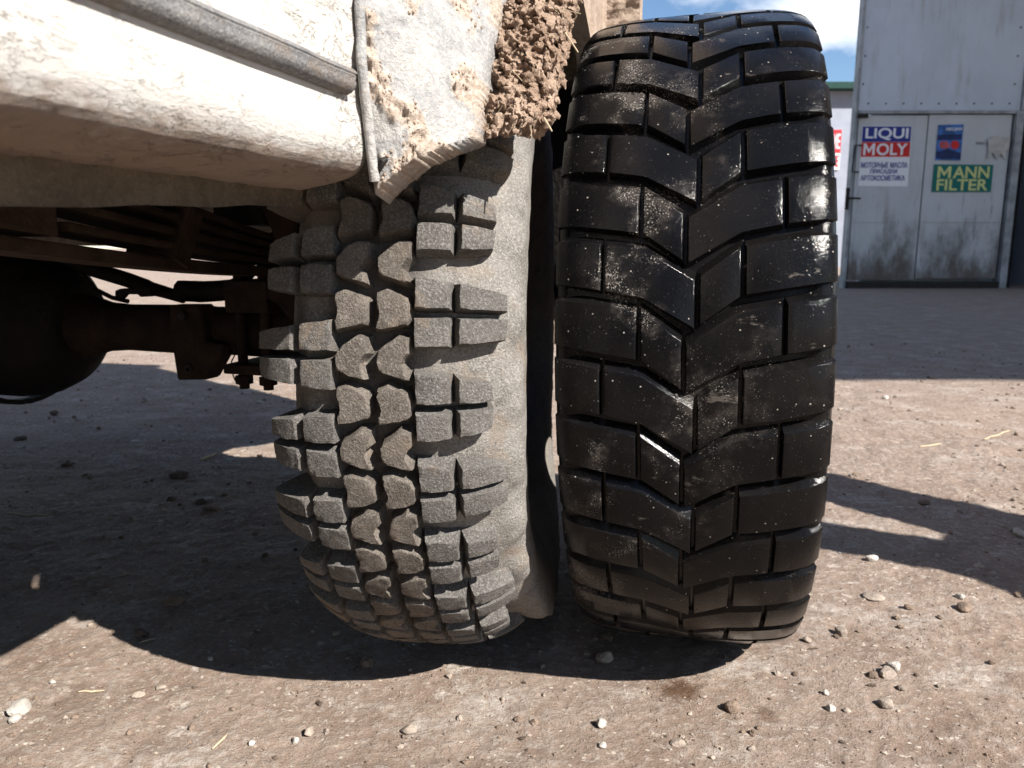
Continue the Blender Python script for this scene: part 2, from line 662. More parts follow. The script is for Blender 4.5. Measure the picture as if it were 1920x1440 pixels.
def text_mesh(body, size_w, size_h, mat, depth=0.002, bold=0.02, space=1.0):
    if body == 'M':
        w, t, v = 1.0, 0.2, 0.34
        pl = [(0, 0), (t, 0), (t, 0.66), (0.5, 0.16), (1 - t, 0.66), (1 - t, 0), (1, 0), (1, 1), (1 - t, 1), (0.5, 0.48), (t, 1), (0, 1)]
        bm = bmesh.new()
        add_prism(bm, [((x - 0.5) * size_w, (y - 0.5) * size_h) for x, y in pl], -depth, 0)
        return bm_mesh('lettering', bm, mat)
    cu = bpy.data.curves.new('lettering', 'FONT')
    cu.body = body
    cu.align_x = 'CENTER'
    cu.align_y = 'CENTER'
    cu.offset = bold
    cu.extrude = 0.02
    cu.space_character = space
    o = bpy.data.objects.new('lettering', cu)
    COL.objects.link(o)
    dg = C.evaluated_depsgraph_get()
    me = bpy.data.meshes.new_from_object(o.evaluated_get(dg))
    bpy.data.objects.remove(o)
    bpy.data.curves.remove(cu)
    co = np.zeros(len(me.vertices) * 3)
    me.vertices.foreach_get('co', co)
    co = co.reshape(-1, 3)
    lo, hi = co.min(0), co.max(0)
    s = (co - (lo + hi) / 2) / (hi - lo)
    out = np.stack([s[:, 0] * size_w, -s[:, 2] * depth, s[:, 1] * size_h], 1)
    out[:, 1] = np.where(co[:, 2] > 0, -depth, 0)
    me.vertices.foreach_set('co', out.ravel())
    me.materials.clear()
    me.materials.append(mat)
    me.update()
    return me


def lettering(body, px0, py0, px1, py1, y, mat, parent, bold=0.02, lean=0.0):
    a, b = at(px0, py1, y), at(px1, py0, y)
    me = text_mesh(body, b.x - a.x, b.z - a.z, mat, 0.003, bold)
    o = mesh_obj('lettering', me, parent)
    o.location = Vector(((a.x + b.x) / 2, y, (a.z + b.z) / 2)) - parent.location
    return o


def build_garage():
    p0 = wall_pt(1584, 540)
    p1 = wall_pt(1869, 525)
    zt = 5.6
    root = thing('garage', (p0.x, GY, 0), 'tall white sheet metal garage with closed double doors, standing in shade', 'garage')

    def W(name, x0, x1, z0, z1, y0, y1, mat, bevel=0.0, smooth=None):
        bm = box_bm((x0 - p0.x, y0, z0), (x1 - p0.x, y1, z1), bevel)
        return obj(name, bm, mat, root, smooth)
    lint = wall_pt(1700, 213).z
    seam = wall_pt(1728, 372).x
    # cladding above the doors
    W('upper_wall', p0.x, p1.x + 0.06, lint + 0.035, zt, 0.0, 0.06, M['clad'])
    W('wall_corner', p0.x - 0.035, p0.x - 0.003, -0.05, zt + 0.02, -0.02, 0.10, M['steel'])
    # rivets along the sheet
    bm = bmesh.new()
    for k in range(9):
        for zz in (lint + 0.12,):
            x = 0.12 + k * (p1.x - p0.x - 0.2) / 8
            add_box(bm, (x - 0.009, -0.006, zz - 0.009), (x + 0.009, 0.001, zz + 0.009))
    for k in range(7):
        zz = lint + 0.35 + 0.33 * k
        add_box(bm, (0.03, -0.006, zz - 0.009), (0.048, 0.001, zz + 0.009))
        add_box(bm, (p1.x - p0.x - 0.05, -0.006, zz - 0.009), (p1.x - p0.x - 0.03, 0.001, zz + 0.009))
    tag(obj('rivets', bm, M['iron'], root), kind='stuff')
    W('lintel', p0.x, p1.x + 0.03, lint - 0.004, lint + 0.033, -0.035, 0.05, M['steel'], 0.004)
    b = W('hinge_plate', wall_pt(1622, 0).x, wall_pt(1642, 0).x, lint - 0.06, lint - 0.006, -0.05, -0.036, M['iron'], 0.003)
    # two leaves
    dl = W('door', p0.x + 0.02, seam - 0.008, 0.10, lint - 0.022, 0.0, 0.05, M['door'], 0.006)
    dr = W('door', seam + 0.008, p1.x - 0.02, 0.12, lint - 0.012, 0.004, 0.054, M['door'], 0.006)
    tag(dl, 'left door leaf with handle and oil-stained bottom')
    tag(dr, 'right door leaf with torn paper remains')

    def D(name, lo, hi, parent, mat, bevel=0.003):
        bm = box_bm((lo[0] - p0.x, lo[1], lo[2]), (hi[0] - p0.x, hi[1], hi[2]), bevel)
        return obj(name, bm, mat, parent)
    # lever handle on the left leaf
    a = wall_pt(1589, 372)
    D('handle_plate', (a.x - 0.03, -0.014, a.z - 0.14), (a.x + 0.02, -0.001, a.z + 0.13), dl, M['iron'])
    bm = bmesh.new()
    add_tube(bm, [(a.x - p0.x, -0.01, a.z), (a.x - p0.x, -0.05, a.z), (a.x - p0.x + 0.03, -0.06, a.z), (a.x - p0.x + 0.14, -0.06, a.z - 0.005)], 0.012, 8)
    obj('handle', bm, M['iron'], dl, 40)
    # pull bar
    bm = bmesh.new()
    u0, u1 = wall_pt(1601, 273), wall_pt(1597, 323)
    bx = u0.x - p0.x
    add_tube(bm, [(bx + 0.09, -0.002, u0.z), (bx + 0.08, -0.04, u0.z), (bx, -0.045, u0.z), (bx - 0.02, -0.045, u1.z), (bx + 0.06, -0.04, u1.z), (bx + 0.08, -0.002, u1.z)], 0.010, 8)
    obj('pull_bar', bm, M['iron'], dl, 40)
    # weld seam and kick plate
    for leaf, x0, x1 in ((dl, p0.x + 0.05, seam - 0.25), (dr, seam + 0.05, p1.x - 0.06)):
        zz = wall_pt(1650, 416).z
        D('sheet_joint', (x0, -0.006, zz - 0.006), (x1, -0.001 + (0.004 if leaf is dr else 0), zz + 0.006), leaf, M['door'], 0.002)
    # jamb, threshold, recess to the right
    W('door_jamb', p1.x + 0.005, p1.x + 0.10, -0.05, lint + 0.028, -0.05, 0.08, M['steel'], 0.006)
    W('threshold', p0.x, p1.x + 0.0, -0.06, 0.085, -0.06, 0.05, M['iron'], 0.006)
    x2 = p1.x + 0.12
    W('corner_post', p1.x + 0.065, p1.x + 0.15, lint + 0.034, zt, -0.03, 0.062, M['steel'], 0.004)
    W('recess_wall', x2 + 0.04, x2 + 0.10, -0.05, zt, 0.085, 1.4, M['dark'])
    W('recess_back', x2 + 0.101, x2 + 2.2, -0.05, zt, 1.35, 1.4, M['dark'])
    W('side_pier', x2 + 0.75, x2 + 3.2, -0.05, zt, -0.6, 1.34, M['clad'])
    W('roof', p0.x - 0.05, x2 + 3.3, zt + 0.03, zt + 0.15, -0.25, 0.3, M['steel'])
    W('rear_wall', p0.x + 0.3, x2 + 0.03, -0.05, zt, 0.30, 0.36, M['clad'])

    white = simple('white_print', (0.74, 0.74, 0.76), 0.5, 0, 0.06)
    blue = simple('blue_print', (0.02, 0.03, 0.22), 0.5, 0, 0.1)
    red = simple('red_print', (0.55, 0.02, 0.018), 0.5, 0, 0.1)
    teal = simple('teal_print', (0.0, 0.13, 0.115), 0.5, 0, 0.1)
    yel = simple('yellow_print', (0.58, 0.60, 0.24), 0.5, 0, 0.1)
    sky = simple('sky_blue_print', (0.05, 0.17, 0.50), 0.5, 0, 0.6, 9)
    navy = simple('navy_print', (0.012, 0.03, 0.12), 0.5, 0, 0.5, 9)
    pink = simple('pale_red_print', (0.50, 0.10, 0.12), 0.5, 0, 0.4, 12)
    paper = simple('old_paper', (0.50, 0.48, 0.45), 0.8, 0, 0.25, 8)

    def sheet(name, quad, y, mat, parent, org, th=0.004):
        pts = [at(px, py, y) for px, py in quad]
        bm = bmesh.new()
        a = [bm.verts.new((p.x - org.x, y - org.y, p.z - org.z)) for p in pts]
        b = [bm.verts.new((p.x - org.x, y - org.y + th, p.z - org.z)) for p in pts]
        bm.faces.new(a)
        bm.faces.new(b[::-1])
        for i in range(len(pts)):
            bm.faces.new((a[i], b[i], b[(i + 1) % len(pts)], a[(i + 1) % len(pts)]))
        o = obj(name, bm, mat, parent)
        return o
    # oil poster
    org = at(1658, 350, GY - 0.008)
    po = thing('poster', org, 'white poster with blue and red bands of white capitals on left door', 'poster')
    sheet('backing', ((1617, 236), (1710, 236), (1702, 350), (1609, 349)), GY - 0.008, white, po, org, 0.006)
    b1 = sheet('blue_band', ((1618, 237), (1709, 237), (1707, 266), (1616, 266)), GY - 0.011, blue, po, org, 0.002)
    b2 = sheet('red_band', ((1616, 266.5), (1707, 266.5), (1705, 294), (1614, 294)), GY - 0.011, red, po, org, 0.002)
    for (t, q, mt, bd) in (('LIQUI', (1622, 240, 1704, 263), white, 0.018), ('M', (1618, 269, 1641, 291), white, 0.018), ('OLY', (1643, 269, 1702, 291), white, 0.018),
                           ('МОТОРНЫЕ МАСЛА', (1614, 304, 1702, 315), blue, 0.015), ('ПРИСАДКИ', (1631, 317, 1682, 327), blue, 0.015),
                           ('АВТОКОСМЕТИКА', (1613, 328.5, 1697, 339), blue, 0.015)):
        yy = GY - 0.0115 if mt is white else GY - 0.0085
        lettering(t, *q, yy, mt, po, bd)
    # filter sign
    org = at(1805, 362, GY - 0.008)
    ps = thing('poster', org, 'teal sign with two lines of yellow capitals on right door', 'poster')
    sheet('backing', ((1752, 308), (1863, 309), (1858, 360), (1747, 360)), GY - 0.008, teal, ps, org, 0.006)
    lettering('M', 1757, 312, 1784, 334, GY - 0.0085, yel, ps, 0.018)
    lettering('ANN', 1786, 312, 1856, 334, GY - 0.0085, yel, ps, 0.018)
    lettering('FILTER', 1755, 336, 1853, 357, GY - 0.0085, yel, ps, 0.018)
    # blue picture poster
    org = at(1780, 300, GY - 0.008)
    pb = thing('poster', org, 'small blue picture poster with red patches above the teal sign', 'poster')
    sheet('backing', ((1760, 234), (1807, 233), (1801, 301), (1754, 300)), GY - 0.008, sky, pb, org, 0.006)
    sheet('print_patch', ((1755, 285), (1780, 279), (1802, 287), (1801, 298), (1755, 297)), GY - 0.010, navy, pb, org, 0.0015)
    sheet('print_patch', ((1758, 253), (1804, 251), (1803, 262), (1757, 263)), GY - 0.010, navy, pb, org, 0.0015)
    sheet('print_patch', ((1761, 268), (1768, 264), (1778, 266), (1782, 275), (1774, 279), (1763, 278)), GY - 0.0115, pink, pb, org, 0.0015)
    sheet('print_patch', ((1784, 266), (1791, 263), (1797, 266), (1799, 272), (1795, 279), (1788, 280), (1783, 275)), GY - 0.0115, red, pb, org, 0.0015)
    lettering('АКЦИЯ', 1773, 239, 1804, 246, GY - 0.0085, white, pb, 0.02)
    # torn paper
    org = at(1868, 300, GY - 0.006)
    bm = bmesh.new()
    quad = [(1850, 262), (1862, 256), (1892, 258), (1890, 280), (1882, 282), (1884, 300), (1874, 288), (1868, 301), (1860, 286), (1848, 302), (1852, 282)]
    pts = [at(px, py, GY) for px, py in quad]
    vs = [bm.verts.new((p.x - org.x, -0.012 - 0.02 * random.random(), p.z - org.z)) for p in pts]
    f = bm.faces.new(vs)
    r = bmesh.ops.extrude_face_region(bm, geom=[f])
    bmesh.ops.translate(bm, verts=[e for e in r['geom'] if isinstance(e, bmesh.types.BMVert)], vec=(0, 0.003, 0))
    o = obj('torn_paper', bm, paper)
    o.location = org
    tag(o, 'torn remains of white paper on the right door leaf', 'paper')
    sheet('tape_strip', ((1830, 266), (1852, 266), (1852, 271), (1830, 271)), GY - 0.001, M['steel'], dr, Vector((p0.x, GY, 0)), 0.0015).location = (0, -0.001, 0)


build_garage()


def build_far_building():
    y = 21.0
    a, b = at(1400, 500, y), at(1760, 163, y)
    root = thing('workshop_building', (a.x, y, 0), 'white building with dark green eaves seen between black tyre and garage', 'building')
    pale = simple('shaded_white_boards', (0.27, 0.29, 0.345), 0.7, 0, 0.15, 2)  # white boards toned darker and bluer, shade put into the colour
    obj('wall', box_bm((0, 0, -0.1), (b.x - a.x, 0.2, b.z - 0.1)), pale, root)
    g = simple('dark_green_paint', (0.01, 0.045, 0.035), 0.5)
    obj('roof', box_bm((-0.3, -0.35, b.z - 0.097), (b.x - a.x + 0.3, 5.0, b.z + 0.06)), g, root)
    obj('side_wall', box_bm((0, 0.203, -0.1), (0.2, 4.8, b.z - 0.1)), M['clad'], root)
    # red sign
    p, q = at(1528, 318, y - 0.06), at(1579, 243, y - 0.06)
    sg = thing('sign', (p.x, y - 0.06, p.z), 'white and red lettered sign on the far white building', 'sign')
    red = simple('red_sign_paint', (0.50, 0.03, 0.04), 0.5, 0, 0.1)
    wh = simple('white_sign_paint', (0.72, 0.70, 0.72), 0.5, 0, 0.1)
    obj('backing', box_bm((0, 0.02, 0), (q.x - p.x, 0.055, q.z - p.z)), wh, sg)
    h = q.z - p.z
    obj('red_band', box_bm((0, 0.012, h * 0.42), (q.x - p.x, 0.019, h)), red, sg)
    for t, z0, z1, mt in (('СЕРВИЕ', 0.52, 0.90, wh), ('ШИНЫ ПЕ', 0.08, 0.36, red)):
        me = text_mesh(t, (q.x - p.x) * 0.92, h * (z1 - z0), mt, 0.006, 0.015)
        o = mesh_obj('lettering', me, sg)
        o.location = ((q.x - p.x) / 2, 0.011, h * (z0 + z1) / 2)


build_far_building()


def build_shade_makers():
    # open canopy added out of view to shade the garage front and far ground
    h = 6.0
    sx, sy = SUN.x / SUN.z, SUN.y / SUN.z
    x0, y0 = 0.95 + sx * h, 3.02 + sy * h
    root = thing('shade_canopy', (x0, y0, 0), 'unseen flat roof on posts added to shade the garage front', 'shade_canopy')
    obj('roof', box_bm((0, 0, h), (9.5, 11.6, h + 0.18)), M['steel'], root)  # roof of the added shade canopy, out of view
    for (x, y) in ((3.5, 0.3), (9.2, 0.3), (9.2, 11.2), (9.2, 5.8)):
        obj('shade_post', box_bm((x, y, -0.1), (x + 0.18, y + 0.18, h - 0.003)), M['steel'], root)
    hall = thing('sky_blocker_hall', (-7, -9, 0), 'unseen dark brown hall added behind the viewer to block sky light', 'building')  # added out of view to block sky and darken reflections
    wood = simple('sky_blocker_boards', (0.06, 0.045, 0.035), 0.9, 0, 0.4, 4)
    obj('wall', box_bm((-13, -0.3, -0.1), (8.0, 0, 6.4)), wood, hall)  # wall of the added sky blocker, out of view
    obj('roof', box_bm((-13.3, -7, 6.403), (8.3, 0.5, 6.6)), M['steel'], hall)  # roof of the added sky blocker, out of view
    obj('door', box_bm((1.0, 0.003, 0.0), (4.2, 0.06, 3.2)), M['steel'], hall)
    # forked tree out of view, shaped to cast the forked ground shadow
    base = Vector((1.0, 1.16, 0)) + Vector((sx, sy, 0)) * 0.75
    bark = simple('shadow_tree_bark', (0.14, 0.10, 0.075), 0.95, 0, 0.5, 18, 0.01)
    root = thing('shadow_tree', base, 'bare forked tree stump out of view, shaped to cast the forked shadow', 'shadow_tree')
    w = Vector((SUN.y, -SUN.x, 0)).normalized()   # across the sun
    bm = bmesh.new()
    add_tube(bm, [(0, 0, -0.1), (0.01, 0, 0.2), w * 0.02 + Vector((0, 0, 0.55)), Vector((0, 0, 0.80))], [0.30, 0.27, 0.25, 0.22], 14)
    obj('shadow_trunk', bm, bark, root, 60)
    for sgn, top, r0 in ((1, 0.23, 0.075), (-1, 0.19, 0.11)):
        bm = bmesh.new()
        add_tube(bm, [w * (0.05 * sgn) + Vector((0, 0, 0.66)), w * (0.12 * sgn) + Vector((0, 0, 1.0)), w * (top * sgn) + Vector((0, 0, 1.45)), w * (top * sgn * 0.9) + Vector((0, 0, 1.75))],
                 [r0 * 1.15, r0, r0 * 0.8, r0 * 0.6], 12)
        obj('shadow_limb', bm, bark, root, 60)


build_shade_makers()

# ------------------------------------------------------------------ tyres
class Prof:
    def __init__(self, knots, R0):            # knots: (arc mm, slope deg)
        a = np.arange(0, knots[-1][0] + 0.25, 0.5) / 1000
        th = np.radians(np.interp(a, [k[0] / 1000 for k in knots], [k[1] for k in knots]))
        da = 0.0005
        self.a, self.th, self.R0 = a, th, R0
        self.X = np.concatenate([[0], np.cumsum(np.cos(th[:-1]) * da)])
        self.D = np.concatenate([[0], np.cumsum(np.sin(th[:-1]) * da)])

    def xr(self, a, h):
        s = 1 if a >= 0 else -1
        a = abs(a)
        th = np.interp(a, self.a, self.th)
        x = np.interp(a, self.a, self.X) + h * math.sin(th)
        r = self.R0 - np.interp(a, self.a, self.D) + h * math.cos(th)
        return s * x, r

    def pos(self, a, s, h):
        x, r = self.xr(a, h)
        ps = s / self.R0
        return Vector((x, -r * math.cos(ps), r * math.sin(ps)))


def block_mesh(name, poly, prof, depth, mat, bevel=0.0015, draft=None, cuts=(), jit=0.0, seg=2, edge_len=None, topn=0.0, seed=0):
    """poly: outline in (arc, circumference), metres, any winding; grown on the tyre profile."""
    rnd = random.Random(seed)
    A = sum(p[0] * q[1] - q[0] * p[1] for p, q in zip(poly, poly[1:] + poly[:1]))
    if A < 0:
        poly = poly[::-1]
    if edge_len:
        out = []
        for p, q in zip(poly, poly[1:] + poly[:1]):
            L = math.hypot(q[0] - p[0], q[1] - p[1])
            n = max(1, int(L / edge_len))
            for k in range(n):
                t = k / n
                out.append((p[0] + (q[0] - p[0]) * t + rnd.uniform(-jit, jit), p[1] + (q[1] - p[1]) * t + rnd.uniform(-jit, jit)))
        poly = out
    n = len(poly)
    base = []
    for i in range(n):
        p0, p, p1 = poly[i - 1], poly[i], poly[(i + 1) % n]

        def nrm(a, b):
            dx, dy = b[0] - a[0], b[1] - a[1]
            L = math.hypot(dx, dy) or 1e-9
            return (dy / L, -dx / L)
        n0, n1 = nrm(p0, p), nrm(p, p1)
        d0 = draft(n0) if draft else 0.0012
        d1 = draft(n1) if draft else 0.0012
        det = n0[0] * n1[1] - n0[1] * n1[0]
        if abs(det) > 0.25:
            ox = (d0 * n1[1] - d1 * n0[1]) / det
            oy = (d1 * n0[0] - d0 * n1[0]) / det
            m = math.hypot(ox, oy)
            if m > 2.2 * max(d0, d1):
                k = 2.2 * max(d0, d1) / m
                ox, oy = ox * k, oy * k
        else:
            ox, oy = (n0[0] * d0 + n1[0] * d1) / 2, (n0[1] * d0 + n1[1] * d1) / 2
        base.append((p[0] + ox, p[1] + oy))
    bm = bmesh.new()
    top = [bm.verts.new((p[0], p[1], 0)) for p in poly]
    bot = [bm.verts.new((p[0], p[1], -depth)) for p in base]
    ft = bm.faces.new(top)
    for i in range(n):
        bm.faces.new((bot[i], bot[(i + 1) % n], top[(i + 1) % n], top[i]))
    if bevel:
        tops = set(top)
        bev = [e for e in bm.edges if e.verts[0] in tops and e.verts[1] in tops]
        bmesh.ops.bevel(bm, geom=bev, offset=bevel, segments=seg, affect='EDGES', profile=0.5)
    for c in cuts:
        bmesh.ops.bisect_plane(bm, geom=list(bm.verts) + list(bm.edges) + list(bm.faces), plane_co=(c, 0, 0), plane_no=(1, 0, 0))
    big = [f for f in bm.faces if len(f.verts) > 4]
    if big:
        bmesh.ops.triangulate(bm, faces=big)
    if topn:
        bmesh.ops.subdivide_edges(bm, edges=[e for e in bm.edges if e.calc_length() > 0.007], cuts=2, use_grid_fill=True)
        big = [f for f in bm.faces if len(f.verts) > 4]
        if big:
            bmesh.ops.triangulate(bm, faces=big)
    co = np.array([v.co for v in bm.verts])
    if topn:
        nz = fbm(co * 160 + seed * 3.1, 3) * topn
        nx = fbm(co * 120 + seed * 7.7 + 40, 2) * topn * 0.8
        ny = fbm(co * 120 + seed * 5.7 + 80, 2) * topn * 0.8
        co = co + np.stack([nx, ny, nz], 1)
    for v, c in zip(bm.verts, co):
        v.co = prof.pos(c[0], c[1], c[2])
    return bm_mesh(name, bm, mat, 38)


def casing(name, prof, base_h, rows, sidewall, mat, seg=220, noise=0.0012):
    """rows: arcs of the tread floor; sidewall: (x, r) points after it, to the bead."""
    pts = [prof.xr(a, base_h) for a in rows] + sidewall
    full = [(-x, r) for x, r in pts[::-1]] + pts[1:]
    bm = bmesh.new()
    add_lathe_x(bm, full, seg, closed=True)
    co = np.array([v.co for v in bm.verts])
    d = fbm(co * 28, 4) * noise
    rr = np.hypot(co[:, 1], co[:, 2])
    nrm = np.stack([np.sign(co[:, 0]) * 0.4, co[:, 1] / rr, co[:, 2] / rr], 1)
    co = co + nrm * d[:, None]
    for v, c in zip(bm.verts, co):
        v.co = c
    return bm_mesh(name, bm, mat, 50)


def whiskers(name, prof_pts, n, R0, mat, parent, seed, length=0.006):
    rnd = random.Random(seed)
    bm = bmesh.new()
    for k in range(n):
        x, r = rnd.choice(prof_pts)
        ps = rnd.uniform(-0.9, 0.9)
        p = Vector((x, -r * math.cos(ps), r * math.sin(ps)))
        d = Vector((1, rnd.uniform(-.6, .2), rnd.uniform(-.5, .5))).normalized()
        add_tube(bm, [p - d * 0.002, p + d * length * rnd.uniform(.5, 1.2)], [0.0004, 0.00025], 4)
    return tag(obj(name, bm, mat, parent), kind='stuff')


# ---- black tyre
def build_black_tyre():
    R0 = 0.400
    pf = Prof([(0, 0), (54, 1), (90, 7), (108, 16), (120, 38), (131, 66), (142, 84), (156, 88)], R0)
    NP = 44
    p = 2 * math.pi * R0 / NP
    az, dist = R(13.1), 1.0897
    gap, dep = 0.0145, 0.0095
    rows = [k / 1000 for k in (0, 15, 30, 45, 60, 75, 88, 98, 106, 112, 118, 124, 130, 136, 142)]
    side = []
    def fl(a):
        k = min(1, max(0, (a - 0.096) / 0.026))
        return -dep + (dep - 0.0035) * k * k * (3 - 2 * k)
    xb, rb = pf.xr(0.142, fl(0.142))
    for t in np.linspace(0, 1, 14)[1:]:
        side.append((xb + 0.010 * math.sin(t * math.pi * 0.9) - 0.030 * t * t, rb - (rb - 0.215) * t))
    side += [(0.080, 0.205), (0.070, 0.205), (0.075, 0.25), (0.095, 0.30), (0.098, 0.345), (0.06, 0.372), (0.0, 0.375)]
    # inner liner closes the section
    pts = [pf.xr(a, fl(a)) for a in rows] + side
    outer = [(-x, r) for x, r in pts[::-1]]
    me = None
    full = outer + pts[1:-1]
    bm = bmesh.new()
    add_lathe_x(bm, full, 200, closed=True)
    me = bm_mesh('truck_tyre', bm, M['black'], 50)
    root = mesh_obj('truck_tyre', me)
    root.location = (dist * math.sin(az), dist * math.cos(az), R0 - 0.003)
    root.rotation_euler = (0, R(-1.3), -az)
    tag(root, 'shiny wet black loose tyre with chevron tread standing right of the dusty wheel', 'tyre')

    def c(u):
        u = abs(u)
        return np.interp(u, [0, 0.042, 0.130], [0, 0.031, 0.046])

    def dr(nm):
        return 0.0082 if nm[1] > 0.5 else 0.0014

    def poly(u0, u1):
        us = sorted(set([u0, u1] + [k for k in (-0.1, -0.07, -0.042, 0.0, 0.042, 0.07, 0.1) if u0 + 0.004 < k < u1 - 0.004]))
        lo = [(u, c(u)) for u in us]
        hi = [(u, c(u) + p - gap) for u in us]
        off = p / 2
        return [(u, s - off) for u, s in lo + hi[::-1]]
    cuts = [k / 1000 for k in (-125, -119, -113, -107, -99, -88, -76, -60, 60, 76, 88, 99, 107, 113, 119, 125)]
    layout = []
    for par, (uc, sl_, sr) in enumerate(((-0.0055, -0.045, 0.079), (0.0055, -0.078, 0.044))):
        E = 0.1285
        spans = [(-E, sl_ - 0.0026), (sl_ + 0.0026, uc - 0.0025), (uc + 0.0025, sr - 0.0026), (sr + 0.0026, E)]
        for i, (a, b) in enumerate(spans):
            for var in range(2):
                layout.append((par, var, block_mesh('tread_block', poly(a, b), pf, dep, M['black'], 0.0009, dr, cuts, 0, 2, seed=par * 10 + i, topn=0)))
        # shallow floor of the narrow slots
    o0 = 0.30 * p
    for k in range(NP):
        ps = 2 * math.pi * (k / NP) + o0 / R0
        for par, var, bme in layout:
            if par == k % 2 and var == (k // 2) % 2:
                o = mesh_obj('tread_block', bme, root)
                o.rotation_euler = (-ps, 0, 0)
    return root


black = build_black_tyre()


def build_black_rim(root):
    bm = bmesh.new()
    seg, radii = 64, [0.045, 0.085, 0.112, 0.126, 0.14, 0.154, 0.168, 0.190]
    xs = [0.030, 0.030, 0.022, 0.018, 0.014, 0.010, 0.004, -0.004]
    rings = [[bm.verts.new((x, -r * math.cos(2 * math.pi * k / seg), r * math.sin(2 * math.pi * k / seg))) for k in range(seg)] for x, r in zip(xs, radii)]
    for i in range(len(rings) - 1):
        for k in range(seg):
            bm.faces.new((rings[i][k], rings[i][(k + 1) % seg], rings[i + 1][(k + 1) % seg], rings[i + 1][k]))
    bmesh.ops.solidify(bm, geom=list(bm.faces), thickness=0.004)
    prof = [(-0.088, 0.222), (-0.086, 0.206), (-0.05, 0.200), (-0.03, 0.191), (0.03, 0.191), (0.05, 0.200), (0.086, 0.206), (0.088, 0.222),
            (0.084, 0.222), (0.082, 0.210), (0.048, 0.204), (0.028, 0.195), (-0.028, 0.195), (-0.048, 0.204), (-0.082, 0.210), (-0.084, 0.222)]
    add_lathe_x(bm, prof, 64, closed=True)
    obj('rim', bm, M['rim'], root, 40)


build_black_rim(black)

# ------------------------------------------------------------------ vehicle
VYAW = 17.0
V0 = Vector((-0.100, 0.580, 0))
van = thing('off_road_van', V0, 'mud-spattered white off-road van with its front wheel turned, cut off at left', 'van', R(-VYAW))
van_m = Matrix.Translation(V0) @ Matrix.Rotation(R(-VYAW), 4, 'Z')
van_i = van_m.inverted()


def vloc(px, py, t):
    """point of the view ray at local depth t of the van (plane across its length)"""
    d = ray(px, py)
    o = Vector((0, 0, CAM_H))
    ol, dl = van_i @ o, van_i.to_3x3() @ d
    return ol + dl * ((t - ol.y) / dl.y)


